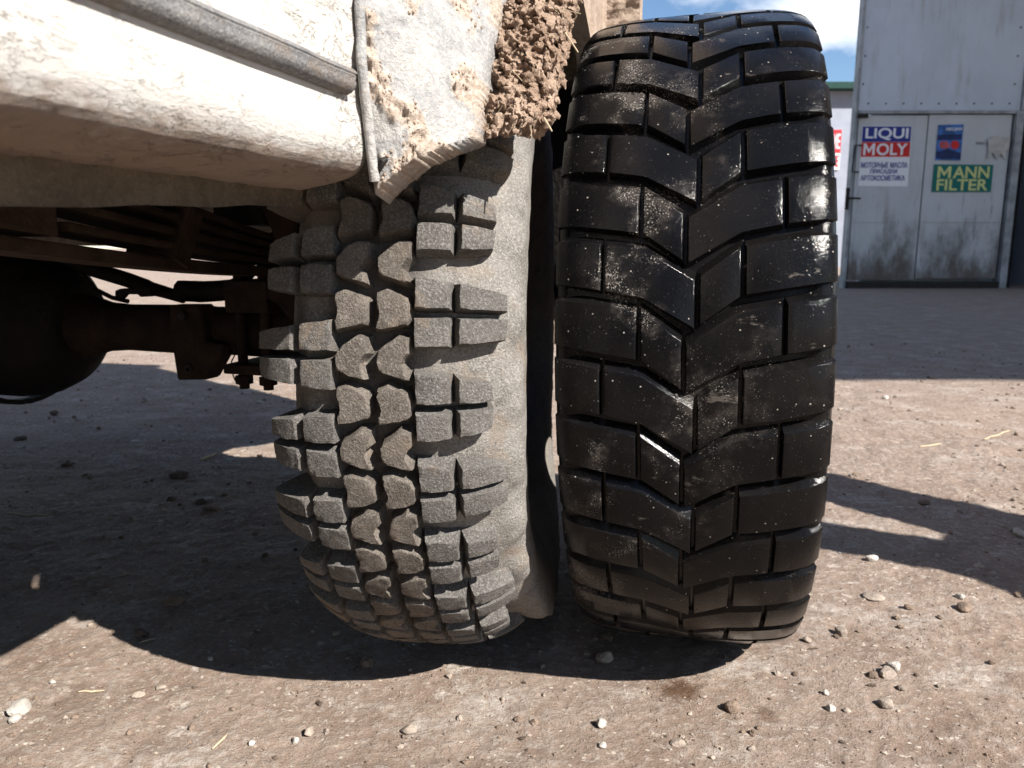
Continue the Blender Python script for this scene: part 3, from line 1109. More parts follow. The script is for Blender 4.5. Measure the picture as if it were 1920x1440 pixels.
def build_van_body():
    # near side panel with rolled sill: (n, z)
    prof = [(0, 1.02), (0, 0.86), (0, 0.74), (0, 0.66), (0, 0.622), (0, 0.600), (0, 0.588), (-0.001, 0.580), (-0.004, 0.573), (-0.009, 0.568), (-0.016, 0.565), (-0.03, 0.5615), (-0.05, 0.558), (-0.06, 0.5565)]
    zk = [0.50, 0.56, 0.60, 0.64, 0.70, 0.80, 1.02]
    tk = [0.004, 0.004, 0.003, -0.004, -0.020, -0.028, -0.03]
    ts = np.concatenate([np.linspace(-2.6, -0.6, 12), np.linspace(-0.58, -0.02, 70), np.linspace(-0.015, 0, 4)])
    # refine the profile
    zz = np.array([q[1] for q in prof]); nn = np.array([q[0] for q in prof])
    par = np.linspace(0, len(prof) - 1, 79)
    zz = np.interp(par, np.arange(len(prof)), zz); nn = np.interp(par, np.arange(len(prof)), nn)
    V = []
    for t in ts:
        for z, n in zip(zz, nn):
            te = np.interp(z, zk, tk)
            tt = t + te if t > -0.6 else t
            # end of the sill tucks in
            V.append((n - 0.012 * max(0, (tt + 0.012) / 0.016) ** 2 * (1 if z < 0.62 else 0.3), tt, z))
    V = np.array(V)
    k = np.clip((0.595 - V[:, 2]) / 0.02, 0, 1)
    V[:, 0] += fbm(V * 30, 3) * 0.0003 + fbm(V * 5 + 3, 2) * 0.0003
    V[:, 2] += fbm(V * np.array([30, 60, 30]) + 9, 3) * 0.0013 * k
    m = len(zz)
    F = []
    for i in range(len(ts) - 1):
        for j in range(m - 1):
            a = i * m + j
            F.append((a, a + 1, a + m + 1, a + m))
    bm = bmesh.new()
    vs = [bm.verts.new(v) for v in V]
    for f in F:
        bm.faces.new([vs[i] for i in f])
    bmesh.ops.solidify(bm, geom=list(bm.faces), thickness=0.0025)
    obj('side_panel', bm, M['white'], van, 60)
    # seam flange hanging below the sill
    bm = bmesh.new()
    rows = []
    N = 90
    for i in range(N + 1):
        t = -2.6 + 2.6 * (i / N) ** 0.35 if False else -1.2 + 1.198 * i / N
        w = float(fbm(np.array([[t * 14, 0, 0]]), 3)[0])
        drop = 0.0115 + 0.0025 * w + 0.055 * max(0, min(0.34, -t - 0.02))
        rows.append([bm.verts.new((-0.058, t, 0.5575)), bm.verts.new((-0.060 + 0.002 * w, t, 0.557 - drop * 0.5)), bm.verts.new((-0.058 + 0.003 * w, t, 0.557 - drop)),
                     bm.verts.new((-0.072, t, 0.557 - drop * 0.9)), bm.verts.new((-0.075, t, 0.5575))])
    for a, b in zip(rows, rows[1:]):
        for j in range(4):
            bm.faces.new((a[j], a[j + 1], b[j + 1], b[j]))
        bm.faces.new((a[4], a[0], b[0], b[4]))
    bm.faces.new(rows[0]); bm.faces.new(rows[-1][::-1])
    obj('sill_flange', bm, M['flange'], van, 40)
    # rubber moulding along the side: half-round with a groove
    sec = []
    for k in range(13):
        a = -math.pi / 2 + math.pi * k / 12
        r = 0.0092
        sec.append((0.0005 + r * 0.95 * math.cos(a), 0.624 + r * math.sin(a)))
    sec[6] = (sec[6][0] - 0.001, sec[6][1])
    sec.insert(8, (sec[7][0] - 0.0016, sec[7][1] + 0.0012))
    bm = bmesh.new()
    rows = []
    for t in list(np.linspace(-2.5, -0.6, 8)) + list(np.linspace(-0.55, -0.040, 40)):
        w = 0.0006 * float(pnoise(np.array([[t * 40, 0.3, 0.2]]))[0])
        rows.append([bm.verts.new((n + w, t + (0.004 if j > 8 else 0) * (t > -0.05), z + w)) for j, (n, z) in enumerate(sec)])
    for a, b in zip(rows, rows[1:]):
        for j in range(len(sec) - 1):
            bm.faces.new((a[j], a[j + 1], b[j + 1], b[j]))
        bm.faces.new((a[-1], a[0], b[0], b[-1]))
    bm.faces.new(rows[0]); bm.faces.new(rows[-1][::-1])
    obj('rubber_moulding', bm, M['moulding'], van, 50)
    # upper side, nose, floor, roof, far side
    obj('upper_side', box_bm((-0.03, -2.6, 1.021), (0.0, 1.19, 2.0)), M['mudpanel'], van)
    bm = bmesh.new()
    pl = [(0.974, 0.50), (1.19, 0.50), (1.215, 0.80), (1.215, 1.018), (0.974, 1.018)]
    a = [bm.verts.new((0.0, t, z)) for t, z in pl]
    b = [bm.verts.new((-0.03, t, z)) for t, z in pl]
    bm.faces.new(a); bm.faces.new(b[::-1])
    for i in range(len(pl)):
        bm.faces.new((a[i], b[i], b[(i + 1) % len(pl)], a[(i + 1) % len(pl)]))
    obj('nose_panel', bm, M['mudpanel'], van)
    bm = bmesh.new()
    ri, ro, n0 = [], [], -0.004
    for k in range(61):
        al = R(28 + (156 - 28) * k / 60)
        c_, s_ = math.cos(al), math.sin(al)
        lim = min((1.019 - 0.398) / s_, (0.4576 + 0.04) / c_ if c_ > 1e-3 else 9, (0.972 - 0.4576) / -c_ if c_ < -1e-3 else 9)
        lim = max(lim, 0.567)
        for lst, r_ in ((ri, 0.565), (ro, lim)):
            lst.append((bm.verts.new((n0, 0.4576 - r_ * c_, 0.398 + r_ * s_)), bm.verts.new((n0 - 0.03, 0.4576 - r_ * c_, 0.398 + r_ * s_))))
    for k in range(60):
        for f_ in (0, 1):
            bm.faces.new((ri[k][f_], ri[k + 1][f_], ro[k + 1][f_], ro[k][f_]))
        bm.faces.new((ri[k][0], ri[k + 1][0], ri[k + 1][1], ri[k][1]))
    obj('arch_panel', bm, M['mudpanel'], van)
    obj('front_panel', box_bm((-1.78, 1.192, 0.52), (-0.034, 1.22, 2.0)), M['mudpanel'], van)
    V = []
    na, nb = 60, 90
    for i in range(nb):
        for j in range(na):
            V.append((-0.28 + 0.335 * j / (na - 1), 0.93, 0.815 + 0.205 * i / (nb - 1)))
    V = np.array(V)
    lump = fbm(V * 26 + 11, 4)
    V[:, 1] -= 0.012 * np.clip(lump, -0.2, 1) + 0.005 * fbm(V * 90 + 2, 3)
    bm = bmesh.new()
    vs = [bm.verts.new(q) for q in V]
    for i in range(nb - 1):
        for j in range(na - 1):
            a = i * na + j
            bm.faces.new((vs[a], vs[a + 1], vs[a + na + 1], vs[a + na]))
    r = bmesh.ops.extrude_edge_only(bm, edges=[e for e in bm.edges if e.is_boundary])
    for v in [e for e in r['geom'] if isinstance(e, bmesh.types.BMVert)]:
        v.co.y = 0.965
    obj('arch_liner', bm, M['mudpanel'], van, 60)
    obj('shadowed_liner', box_bm((-0.28, 0.945, 0.40), (0.045, 0.962, 0.805), 0.003), M['chassis_dark'], van)  # lower liner coloured near black for the tyre's shadow
    obj('gap_blocker', box_bm((-0.50, 1.223, 0.29), (0.02, 1.30, 0.56), 0.02), M['mudpanel'], van, 40)  # added to block bright ground seen between the tyres
    obj('roof', box_bm((-1.8, -2.62, 2.003), (0.01, 1.24, 2.05)), M['white'], van)
    obj('far_side', box_bm((-1.80, -2.6, 0.55), (-1.783, 1.19, 2.0)), M['white'], van)
    obj('floor', box_bm((-1.75, -2.6, 0.64), (-0.085, 0.02, 0.67)), M['chassis_dark'], van)
    obj('floor', box_bm((-1.75, 0.023, 0.80), (-0.30, 1.19, 0.83)), M['chassis_dark'], van)
    obj('wheel_well', box_bm((-0.33, -0.02, 0.645), (-0.30, 1.0, 0.797)), M['chassis_dark'], van)
    obj('wheel_well', box_bm((-0.297, 0.02, 0.945), (-0.035, 1.0, 0.965)), M['chassis_dark'], van)
    obj('frame_rail', box_bm((-0.52, -2.4, 0.585), (-0.45, 1.15, 0.637), 0.004), M['chassis'], van)
    obj('frame_rail', box_bm((-1.30, -2.4, 0.585), (-1.23, 1.15, 0.637), 0.004), M['chassis_dark'], van)


build_van_body()

WT, WN, WZ = 0.4576, -0.121, 0.398        # wheel centre in the van's frame


def build_flare():
    NA, NR = 260, 64
    V = np.zeros((NA, NR, 3))
    def point(g, deg):
        al = R(deg)
        rin = np.interp(deg, [17, 22, 30, 45, 180], [0.478, 0.505, 0.552, 0.575, 0.575])
        rout = np.interp(deg, [17, 25, 45, 90, 180], [0.452, 0.452, 0.462, 0.478, 0.478])
        h = g ** 1.1
        r = rin * (1 - h) + rout * h + 0.010 * math.sin(math.pi * g)
        return (0.002 + 0.055 * (g ** 0.9), WT - r * math.cos(al), WZ + r * math.sin(al))
    # the cut lower edge of the flap runs straight and rises outwards
    pa, pb = Vector(point(0, 18.6)), Vector(point(1, 26.2))
    A0 = []
    for j in range(NR):
        g = j / (NR - 1)
        best = min((abs(point(g, d_)[2] - (pa.z + (pb.z - pa.z) * (point(g, d_)[0] - pa.x) / (pb.x - pa.x))), d_) for d_ in np.linspace(15, 32, 171))
        A0.append(best[1])
    for i in range(NA):
        f = i / (NA - 1)
        for j in range(NR):
            g = j / (NR - 1)              # 0 at the body, 1 at the lip
            a0 = A0[j]
            al = R(a0 + (76 - a0) * f)
            deg = math.degrees(al)
            rin = np.interp(deg, [17, 22, 30, 45, 180], [0.478, 0.505, 0.552, 0.575, 0.575])
            rout = np.interp(deg, [17, 25, 45, 90, 180], [0.452, 0.452, 0.462, 0.478, 0.478])
            h = g ** 1.1
            n = 0.002 + 0.055 * (g ** 0.9)
            r = rin * (1 - h) + rout * h + 0.010 * math.sin(math.pi * g)
            V[i, j] = (n, WT - r * math.cos(al), WZ + r * math.sin(al))
    P = V.reshape(-1, 3)
    P += (fbm(P * 40, 4) * 0.0014)[:, None] * np.array([0.4, -0.8, 0.3])
    # loose mud crust on the flare
    crust = np.clip(fbm(P * 20 + 3, 5) + 0.06, 0, 1) ** 0.8
    fine = fbm(P * 130, 4)
    P += (crust * (0.007 + 0.020 * fine))[:, None] * np.array([0.35, -0.9, 0.1])
    bm = bmesh.new()
    ml = bm.verts.layers.float.new('mud')
    vs = [bm.verts.new(p) for p in P]
    for v, q in zip(vs, crust):
        v[ml] = float(q) * 2.2
    for i in range(NA - 1):
        for j in range(NR - 1):
            a = i * NR + j
            bm.faces.new((vs[a], vs[a + 1], vs[a + NR + 1], vs[a + NR]))
    # returned edge along the bottom and the lip (inside, towards the wheel)
    sa, sb = set(vs[:NR]), set(vs[NR - 1::NR])
    r = bmesh.ops.extrude_edge_only(bm, edges=[e for e in bm.edges if e.is_boundary and
                                              (all(v in sa for v in e.verts) or all(v in sb for v in e.verts))])
    nv = [e for e in r['geom'] if isinstance(e, bmesh.types.BMVert)]
    for v in nv:
        c = Vector((v.co.x, WT, WZ))
        d = (c - v.co).normalized()
        v.co += d * 0.006 + Vector((-0.004 * max(0, 1 - v.co.x / 0.045), 0.026, -0.004 * max(0, 1 - v.co.x / 0.06)))
    bmesh.ops.recalc_face_normals(bm, faces=bm.faces)
    fl = obj('wheel_arch_flare', bm, M['flare'], van, 60)
    sm = fl.modifiers.new('thick', 'SOLIDIFY')
    sm.thickness = 0.003
    # thin bead strip between body and flare
    bm = bmesh.new()
    pts = []
    for i in range(4, NA, 4):
        p = V[i, 0]
        pts.append((p[0] + 0.003, p[1] - 0.004, p[2]))
    add_tube(bm, pts, 0.0038, 8)
    obj('flare_gasket', bm, M['flare'], van, 60)
    bm = bmesh.new()
    add_tube(bm, [van_i @ at(726, 296, 0.571), van_i @ at(716, 303, 0.566), van_i @ at(709, 318, 0.568), van_i @ at(702, 332, 0.572)], [0.0022, 0.0030, 0.0026, 0.0014], 8)
    obj('rubber_clip', bm, M['iron'], van, 50)
    # clods on the flare
    rnd = random.Random(4)
    bm = bmesh.new()

    def clod(c, s, seed):
        g = bmesh.ops.create_icosphere(bm, subdivisions=2, radius=1.0)
        for v in g['verts']:
            q = np.array([list(v.co)])
            k = 1 + 0.5 * float(fbm(q * 1.6 + seed, 2)[0])
            v.co = Vector(c) + Vector((v.co.x * s * k, v.co.y * s * k * 0.7, v.co.z * s * k * 0.9))
    for k in range(900):
        f, g = rnd.uniform(0, 0.48), rnd.uniform(0.05, 0.95)
        i, j = int(f * (NA - 1)), int(g * (NR - 1))
        if crust[i * NR + j] < 0.12: continue
        p = P[i * NR + j]
        q = P[(i + 1) * NR + j]
        t = rnd.random()
        p = p * (1 - t) + q * t
        clod((p[0], p[1], p[2]), rnd.choice([0.0005, 0.0007, 0.0010, 0.0015]), k)
    tag(obj('mud_crumbs', bm, M['mudpanel'], van, 70), kind='stuff')


build_flare()


def build_mud():
    # thick mud caked inside the arch, between flare lip and tyre
    NU, NV_ = 80, 190
    V = []
    for i in range(NV_):
        g = i / (NV_ - 1)
        py = 262 - 420 * g
        for j in range(NU):
            f = j / (NU - 1)
            pxl = np.interp(py, [-160, 0, 130, 250, 262], [948, 940, 925, 908, 905])
            pxr = np.interp(py, [-160, 0, 70, 150, 235, 262], [1110, 1094, 1076, 1056, 1040, 1000])
            px = pxl + (pxr - pxl) * f
            w = math.sin(math.pi * f) ** 0.5
            y = 0.668 + 0.030 * f - 0.022 * w - 0.012 * math.sin(math.pi * min(1, g * 6 + 0.02) / 2)
            yy = y + 0.10 * g
            V.append(van_i @ at(px, py, yy))
    V = np.array([list(v) for v in V])
    amp = np.array([min(1, 8 * min(j / (NU - 1), 1 - j / (NU - 1)) + 0.55) for i in range(NV_) for j in range(NU)])
    lump = np.abs(fbm(V * 34, 4))
    d = (0.034 * (0.45 - lump) + 0.020 * (0.4 - np.abs(fbm(V * 95 + 4, 4))) + 0.006 * fbm(V * 240, 3)) * amp
    V[:, 1] -= d
    V[:, 0] += 0.008 * fbm(V * 60 + 30, 4)
    V[:, 2] += 0.016 * fbm(V * 60 + 60, 4) * np.clip(1 - np.arange(len(V)) / (NU * 45), 0, 1)
    bm = bmesh.new()
    vs = [bm.verts.new(v) for v in V]
    for i in range(NV_ - 1):
        for j in range(NU - 1):
            a = i * NU + j
            bm.faces.new((vs[a], vs[a + 1], vs[a + NU + 1], vs[a + NU]))
    # back face for thickness
    r = bmesh.ops.extrude_edge_only(bm, edges=[e for e in bm.edges if e.is_boundary])
    for v in [e for e in r['geom'] if isinstance(e, bmesh.types.BMVert)]:
        v.co.y += 0.03
        v.co.x -= 0.012
        v.co.z += 0.01
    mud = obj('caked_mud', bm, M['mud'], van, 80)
    tag(mud, 'thick crumbly brown mud caked in the wheel arch')
    rnd = random.Random(9)
    bm = bmesh.new()
    for k in range(300):
        i, j = rnd.randrange(0, NV_ - 60), rnd.randrange(4, NU - 2)
        p = V[i * NU + j]
        s = rnd.choice([0.0008, 0.0012, 0.0016, 0.0022, 0.003, 0.0038])
        g = bmesh.ops.create_icosphere(bm, subdivisions=2, radius=1.0)
        for v in g['verts']:
            q = np.array([list(v.co)])
            kk = 1 + 1.5 * float(fbm(q * 2.6 + k * 1.37, 3)[0])
            v.co = Vector(p) + Vector((v.co.x, v.co.y * 0.8, v.co.z)) * s * kk
    tag(obj('mud_clods', bm, M['mud'], mud, 70), kind='stuff')
    bm = bmesh.new()
    for k in range(8):
        i, j = rnd.randrange(4, NV_ - 70), rnd.randrange(6, NU - 3)
        p = Vector(V[i * NU + j]) + Vector((0, -0.004, 0))
        d = Vector((rnd.uniform(-1, 1), rnd.uniform(-.5, -.05), rnd.uniform(-1, 1))).normalized() * rnd.uniform(0.008, 0.022)
        add_tube(bm, [p - d, p + Vector((0, -0.002, 0.001)), p + d], 0.00032, 5)
    p = Vector(van_i @ at(1020, 222, 0.655))
    q = Vector(van_i @ at(1035, 246, 0.640))
    add_tube(bm, [p, q], [0.0012, 0.0006], 6)
    p = Vector(van_i @ at(1060, 62, 0.68)); q = Vector(van_i @ at(1084, 98, 0.655))
    add_tube(bm, [p, q], [0.0008, 0.0005], 6)
    tag(obj('straw_bits', bm, M['straw'], mud), kind='stuff')


build_mud()


def build_wheel():
    R0 = 0.400
    pf = Prof([(0, 0), (30, 1), (52, 8), (70, 16), (90, 27), (110, 38), (125, 48), (140, 66), (155, 80), (175, 88)], R0)
    dep = 0.0195
    rows = [k / 1000 for k in (0, 8, 16, 24, 32, 40, 48, 56, 64, 72, 80, 90, 100, 110, 118, 126, 134, 142, 150)]
    xb, rb = pf.xr(0.150, -dep * 0.55)
    side = []
    for t in np.linspace(0, 1, 12)[1:]:
        side.append((xb + 0.006 * math.sin(t * math.pi) - 0.028 * t * t, rb - (rb - 0.218) * t))
    side += [(0.082, 0.205), (0.07, 0.205)]
    pts = [pf.xr(a, -dep + (dep * 0.45 * max(0, (a - 0.118) / 0.032) if a > 0.118 else 0)) for a in rows] + side
    def lh(a):
        k = min(1, max(0, (a - 0.066) / 0.05))
        return -dep - 0.016 * k * k * (3 - 2 * k)
    lpts = [pf.xr(a, lh(a)) for a in rows]
    lpts += [(x + (lpts[-1][0] - pts[len(rows) - 1][0]) * (1 - q / 13.0), r) for q, (x, r) in enumerate(side)]
    full = [(-x, r) for x, r in lpts[::-1]] + pts[1:]
    inner = [(0.068, 0.24), (0.09, 0.30), (0.09, 0.34), (0.05, 0.362), (-0.05, 0.362), (-0.09, 0.34), (-0.09, 0.30), (-0.068, 0.24)]
    bm = bmesh.new()
    add_lathe_x(bm, full + inner, 420, closed=True)
    co = np.array([v.co for v in bm.verts])
    rr = np.hypot(co[:, 1], co[:, 2])
    nrm = np.stack([np.clip(co[:, 0] * 9, -1, 1), co[:, 1] / rr, co[:, 2] / rr], 1)
    co += nrm * (fbm(co * 38, 4) * 0.0016)[:, None]
    # the loaded casing bulges beside its footprint
    zl, rl = co[:, 2], np.hypot(co[:, 1], co[:, 2])
    k = np.clip((-zl - 0.17) / 0.20, 0, 1)
    k = k * k * (3 - 2 * k) * np.clip((rl - 0.22) / 0.07, 0, 1) * np.clip((np.abs(co[:, 0]) - 0.092) / 0.03, 0, 1)
    co[:, 0] += np.sign(co[:, 0]) * 0.030 * k
    co[:, 2] = np.where(k > 0, np.maximum(np.minimum(co[:, 2], -0.388), co[:, 2] - 0.034 * k), co[:, 2])
    q_ = np.clip((-0.335 - co[:, 2]) / 0.055, 0, 1)
    co[:, 0] -= np.sign(co[:, 0]) * 0.010 * q_ * q_ * k
    ps_ = np.arctan2(co[:, 2], -co[:, 1])
    wv = np.clip(np.cos((ps_ - R(9.0)) * 30) * 1.6, -1, 1)
    kb = np.clip((np.abs(co[:, 0]) - 0.100) / 0.018, 0, 1) * np.clip((rl - 0.325) / 0.02, 0, 1) * (co[:, 0] > 0) * (1 - k)
    co[:, 0] += 0.0034 * wv * kb
    co[:, 1] *= 1 + 0.006 * wv * kb
    co[:, 2] *= 1 + 0.006 * wv * kb
    k2 = np.clip((rl - 0.22) / 0.05, 0, 1) * np.clip((0.375 - rl) / 0.04, 0, 1) * (co[:, 0] > 0.08)
    co[:, 0] += 0.006 * k2
    for v, c in zip(bm.verts, co): v.co = c
    gap_shade = bm.verts.layers.float.new('groove_shade')  # shade painted along the centre grooves, not cleaner rubber
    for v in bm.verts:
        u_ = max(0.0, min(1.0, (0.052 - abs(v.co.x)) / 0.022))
        v[gap_shade] = u_
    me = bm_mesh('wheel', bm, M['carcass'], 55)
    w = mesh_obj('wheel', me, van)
    w.location = (WN, WT, WZ)
    w.rotation_euler = (0, 0, R(VYAW - 5.5))
    tag(w, 'dusty grey off-road wheel with blocky worn tread')
    mm = lambda pts: [(a / 1000, s / 1000) for a, s in pts]
    Q = mm([(-13.5, 15), (-6, 18.2), (11, 11), (13.5, 6), (13.5, -8), (11.5, -11), (-13.5, -16.5), (-13.5, -8), (-9, -3), (-13, 3)])
    P_ = mm([(13.5, 18), (4, 18.5), (-11, 8), (-13.5, 3), (-13.5, -9), (10, -18), (12.5, -17), (6, -4), (7.5, 0), (13.5, 5)])
    NP = 30
    pitch = 2 * math.pi * R0 / NP

    def shift(poly, da): return [(a + da, s) for a, s in poly]

    def drf(nm):
        return 0.0030

    def drl(nm):
        return 0.007 if abs(nm[0]) > 0.8 and nm[0] > 0 else 0.0028

    def drl2(nm):
        return 0.007 if abs(nm[0]) > 0.8 and nm[0] < 0 else 0.0028
    cuts = [k / 1000 for k in (-116, -108, -98, -88, -78, -60, -50, 50, 60, 78, 88, 98, 108, 116)]
    NV = 5
    cen = {}
    for col, da in ((2, -0.0188), (3, 0.0178)):
        for kind, poly in (('P', P_), ('Q', Q)):
            cen[(col, kind)] = [block_mesh('tread_block', shift(poly, da), pf, dep, M['tread'], 0.0014, drf, (), 0.0006, 2, 0.006, 0.0009, seed=v * 7 + col) for v in range(NV)]
    lug = {}
    for side_ in (1, -1):
        for ln, e in (('long', 122), ('short', 107)):
            for half in (1, -1):
                if half == 1:
                    inn = [(37, 4.6), (66, 4.6), (66, 27.5), (37, 31)]
                    out = [(75.5, 4.6), (e, 4), (e - 1, 20), (75.5, 26)]
                else:
                    inn = [(37, -4.6), (66, -4.6), (66, -28), (37, -29.5)]
                    out = [(75.5, -4.6), (e, -4), (e - 2, -23), (75.5, -27)]
                for nm_, q in (('in', inn), ('out', out)):
                    pl = [(a * side_ / 1000, s / 1000) for a, s in q]
                    lug[(side_, ln, half, nm_)] = [block_mesh('shoulder_lug', pl, pf, dep if side_ > 0 else dep + 0.016, M['lug'], 0.0014, drl if side_ > 0 else drl2, cuts, 0.0005, 2, 0.009, 0.0006, seed=v * 5 + half) for v in range(3)]
    rnd = random.Random(21)
    ph = R(9.0)      # a long outer lug sits a little above the axle line, facing the camera

    def put(name, me, ps, parent):
        o = mesh_obj(name, me, parent)
        o.rotation_euler = (-ps, 0, rnd.uniform(-0.0, 0.0))
        return o
    for k in range(NP):
        ps = ph + 2 * math.pi * k / NP
        ln = 'long' if k % 2 == 0 else 'short'
        for half in (1, -1):
            for nm_ in ('in', 'out'):
                put('shoulder_lug', rnd.choice(lug[(1, ln, half, nm_)]), ps, w)
                put('shoulder_lug', rnd.choice(lug[(-1, ln, half, nm_)]), ps - 0.45 * pitch / R0, w)
        for col in (2, 3):
            put('tread_block', rnd.choice(cen[(col, 'Q')]), ps + 0.02 * pitch / R0, w)
            put('tread_block', rnd.choice(cen[(col, 'P')]), ps - 0.48 * pitch / R0, w)
    # rim
    bm = bmesh.new()
    add_lathe_x(bm, [(-0.09, 0.215), (-0.085, 0.20), (-0.03, 0.185), (0.0, 0.16), (0.02, 0.10), (0.03, 0.05), (0.045, 0.05), (0.035, 0.11), (0.02, 0.165), (0.04, 0.19), (0.09, 0.205), (0.09, 0.216)], 72)
    obj('rim', bm, M['rim'], w, 40)
    whiskers('rubber_whiskers', [(x + 0.001, r) for x, r in side[1:6]], 34, R0, M['carcass'], w, 3, 0.0042)


build_wheel()


def build_chassis():
    # axle tube
    bm = bmesh.new()
    add_lathe_x(bm, [(-0.22, 0.052), (-0.25, 0.052), (-0.255, 0.040), (-0.40, 0.037), (-0.50, 0.036), (-0.53, 0.038), (-0.66, 0.036), (-0.70, 0.039), (-0.735, 0.048), (-0.75, 0.05)], 40)
    bmesh.ops.translate(bm, verts=bm.verts, vec=(0, WT, 0.392))
    obj('axle_tube', bm, M['chassis'], van, 40)
    bm = bmesh.new()
    pr = [(-0.745, 0.055), (-0.748, 0.066), (-0.765, 0.082), (-0.79, 0.104), (-0.82, 0.117), (-0.86, 0.122), (-0.90, 0.122), (-0.95, 0.112), (-0.99, 0.09), (-1.02, 0.06), (-1.03, 0.05)]
    add_lathe_x(bm, pr, 40)
    add_lathe_x(bm, [(-0.868, 0.128), (-0.868, 0.136), (-0.884, 0.136), (-0.884, 0.128)], 40, closed=True)
    for v in bm.verts:
        if v.co.z < -0.04:
            v.co.y *= 1.15
        v.co.y *= 0.9
    bmesh.ops.translate(bm, verts=bm.verts, vec=(0, WT - 0.01, 0.396))
    df = obj('differential', bm, M['chassis_dark'], van, 40)
    bm = bmesh.new()
    add_lathe_x(bm, [(-1.03, 0.05), (-1.2, 0.038), (-1.62, 0.038)], 24)
    bmesh.ops.translate(bm, verts=bm.verts, vec=(0, WT, 0.392))
    obj('axle_tube', bm, M['chassis_dark'], van, 40)
    # brake drum and knuckle on the wheel's inside
    bm = bmesh.new()
    add_lathe_x(bm, [(-0.16, 0.15), (-0.235, 0.15), (-0.24, 0.14), (-0.25, 0.07), (-0.29, 0.06), (-0.30, 0.04)], 48)
    bmesh.ops.translate(bm, verts=bm.verts, vec=(0, WT, 0.396))
    obj('brake_drum', bm, M['chassis_dark'], van, 40)

    # bracket hanging from the axle
    def hang(name, pix, t0, th, mat, bevel=0.002):
        pts = [vloc(px, py, t0) for px, py in pix]
        bm = bmesh.new()
        a = [bm.verts.new((p.x, t0, p.z)) for p in pts]
        b = [bm.verts.new((p.x, t0 + th, p.z)) for p in pts]
        bm.faces.new(a); bm.faces.new(b[::-1])
        n = len(pts)
        for i in range(n):
            bm.faces.new((a[i], b[i], b[(i + 1) % n], a[(i + 1) % n]))
        bmesh.ops.recalc_face_normals(bm, faces=bm.faces)
        bmesh.ops.bevel(bm, geom=list(bm.edges), offset=bevel, segments=2, affect='EDGES')
        return obj(name, bm, mat, van, 40)
    br = hang('axle_bracket', [(316, 572), (376, 572), (384, 640), (418, 648), (412, 668), (388, 712), (332, 713), (324, 660), (320, 640)], WT - 0.052, 0.030, M['chassis'])
    c = vloc(352, 692, WT - 0.056)
    bm = bmesh.new()
    add_lathe_x(bm, [(0, 0.004), (0, 0.0065), (0.004, 0.0065), (0.004, 0.004)], 16, closed=True)
    bmesh.ops.rotate(bm, verts=bm.verts, matrix=Matrix.Rotation(R(90), 3, 'Z'))
    bmesh.ops.translate(bm, verts=bm.verts, vec=c)
    obj('eyelet', bm, M['iron'], br, 40)
    c = vloc(345, 592, WT - 0.054)
    bm = bmesh.new()
    add_lathe_x(bm, [(0, 0.007), (0.006, 0.007), (0.007, 0.004)], 6)
    bmesh.ops.rotate(bm, verts=bm.verts, matrix=Matrix.Rotation(R(-90), 3, 'Z'))
    bmesh.ops.translate(bm, verts=bm.verts, vec=c)
    obj('bolt_head', bm, M['iron'], br, 40)
    # U-bolts and clamp
    for n_, dt in ((-0.385, -0.045), (-0.425, -0.045), (-0.385, 0.045), (-0.425, 0.045)):
        bm = bmesh.new()
        add_tube(bm, [(n_, WT + dt, 0.315), (n_, WT + dt, 0.52)], 0.0075, 10)
        add_tube(bm, [(n_, WT + dt, 0.322), (n_, WT + dt, 0.334)], 0.0125, 6)
        obj('spring_bolt', bm, M['chassis'], van, 40)
    obj('clamp_plate', box_bm((-0.445, WT - 0.065, 0.338), (-0.365, WT + 0.065, 0.352), 0.003), M['chassis'], van)
    obj('spring_seat', box_bm((-0.44, WT - 0.06, 0.425), (-0.37, WT + 0.06, 0.470), 0.004), M['chassis'], van)
    obj('clamp_plate', box_bm((-0.445, WT - 0.065, 0.545), (-0.365, WT + 0.065, 0.575), 0.004), M['chassis_dark'], van)
    # leaf spring
    sp = None
    thick = [0.014, 0.0085, 0.0085, 0.0085, 0.0085]
    ends = [-0.62, 0.085, 0.080, 0.075, -0.62]
    z_ax = 0.474
    for k in range(5):
        bm = bmesh.new()
        rows = []
        for t in np.linspace(ends[k], WT + 0.35, 44):
            d = abs(WT - t)
            zc = z_ax + 0.115 * d ** 1.35 + sum(thick[:k]) + k * (0.0016 + 0.012 * min(1, d / 0.38))
            hw = 0.032
            if k == 0 and t < 0.1:
                pass
            rows.append([bm.verts.new((-0.405 - hw, t, zc)), bm.verts.new((-0.405 + hw, t, zc)), bm.verts.new((-0.405 + hw, t, zc + thick[k])), bm.verts.new((-0.405 - hw, t, zc + thick[k]))])
        for a, b in zip(rows, rows[1:]):
            for j in range(4):
                bm.faces.new((a[j], a[(j + 1) % 4], b[(j + 1) % 4], b[j]))
        bm.faces.new(rows[0]); bm.faces.new(rows[-1][::-1])
        bmesh.ops.recalc_face_normals(bm, faces=bm.faces)
        bmesh.ops.bevel(bm, geom=[e for e in bm.edges if abs((e.verts[0].co - e.verts[1].co).normalized().y) > 0.9], offset=0.002, segments=2, affect='EDGES')
        o = obj('leaf_spring' if k == 0 else 'leaf', bm, M['spring'], van if k == 0 else sp, 40)
        if k == 0: sp = o
    d = WT - 0.03
    bm = box_bm((-0.44, -0.30, 0.525), (-0.37, 0.070, 0.588), 0.004)
    for v in bm.verts:
        v.co.z += 0.115 * (abs(WT - v.co.y) ** 1.35) - 0.115 * (abs(WT - 0.07) ** 1.35)
    obj('spring_clip', bm, M['spring'], sp)
    bm = box_bm((-0.441, 0.235, 0.492), (-0.369, 0.262, 0.562), 0.002)
    bmesh.ops.rotate(bm, verts=bm.verts, cent=(-0.4, 0.25, 0.525), matrix=Matrix.Rotation(R(-28), 3, 'X'))
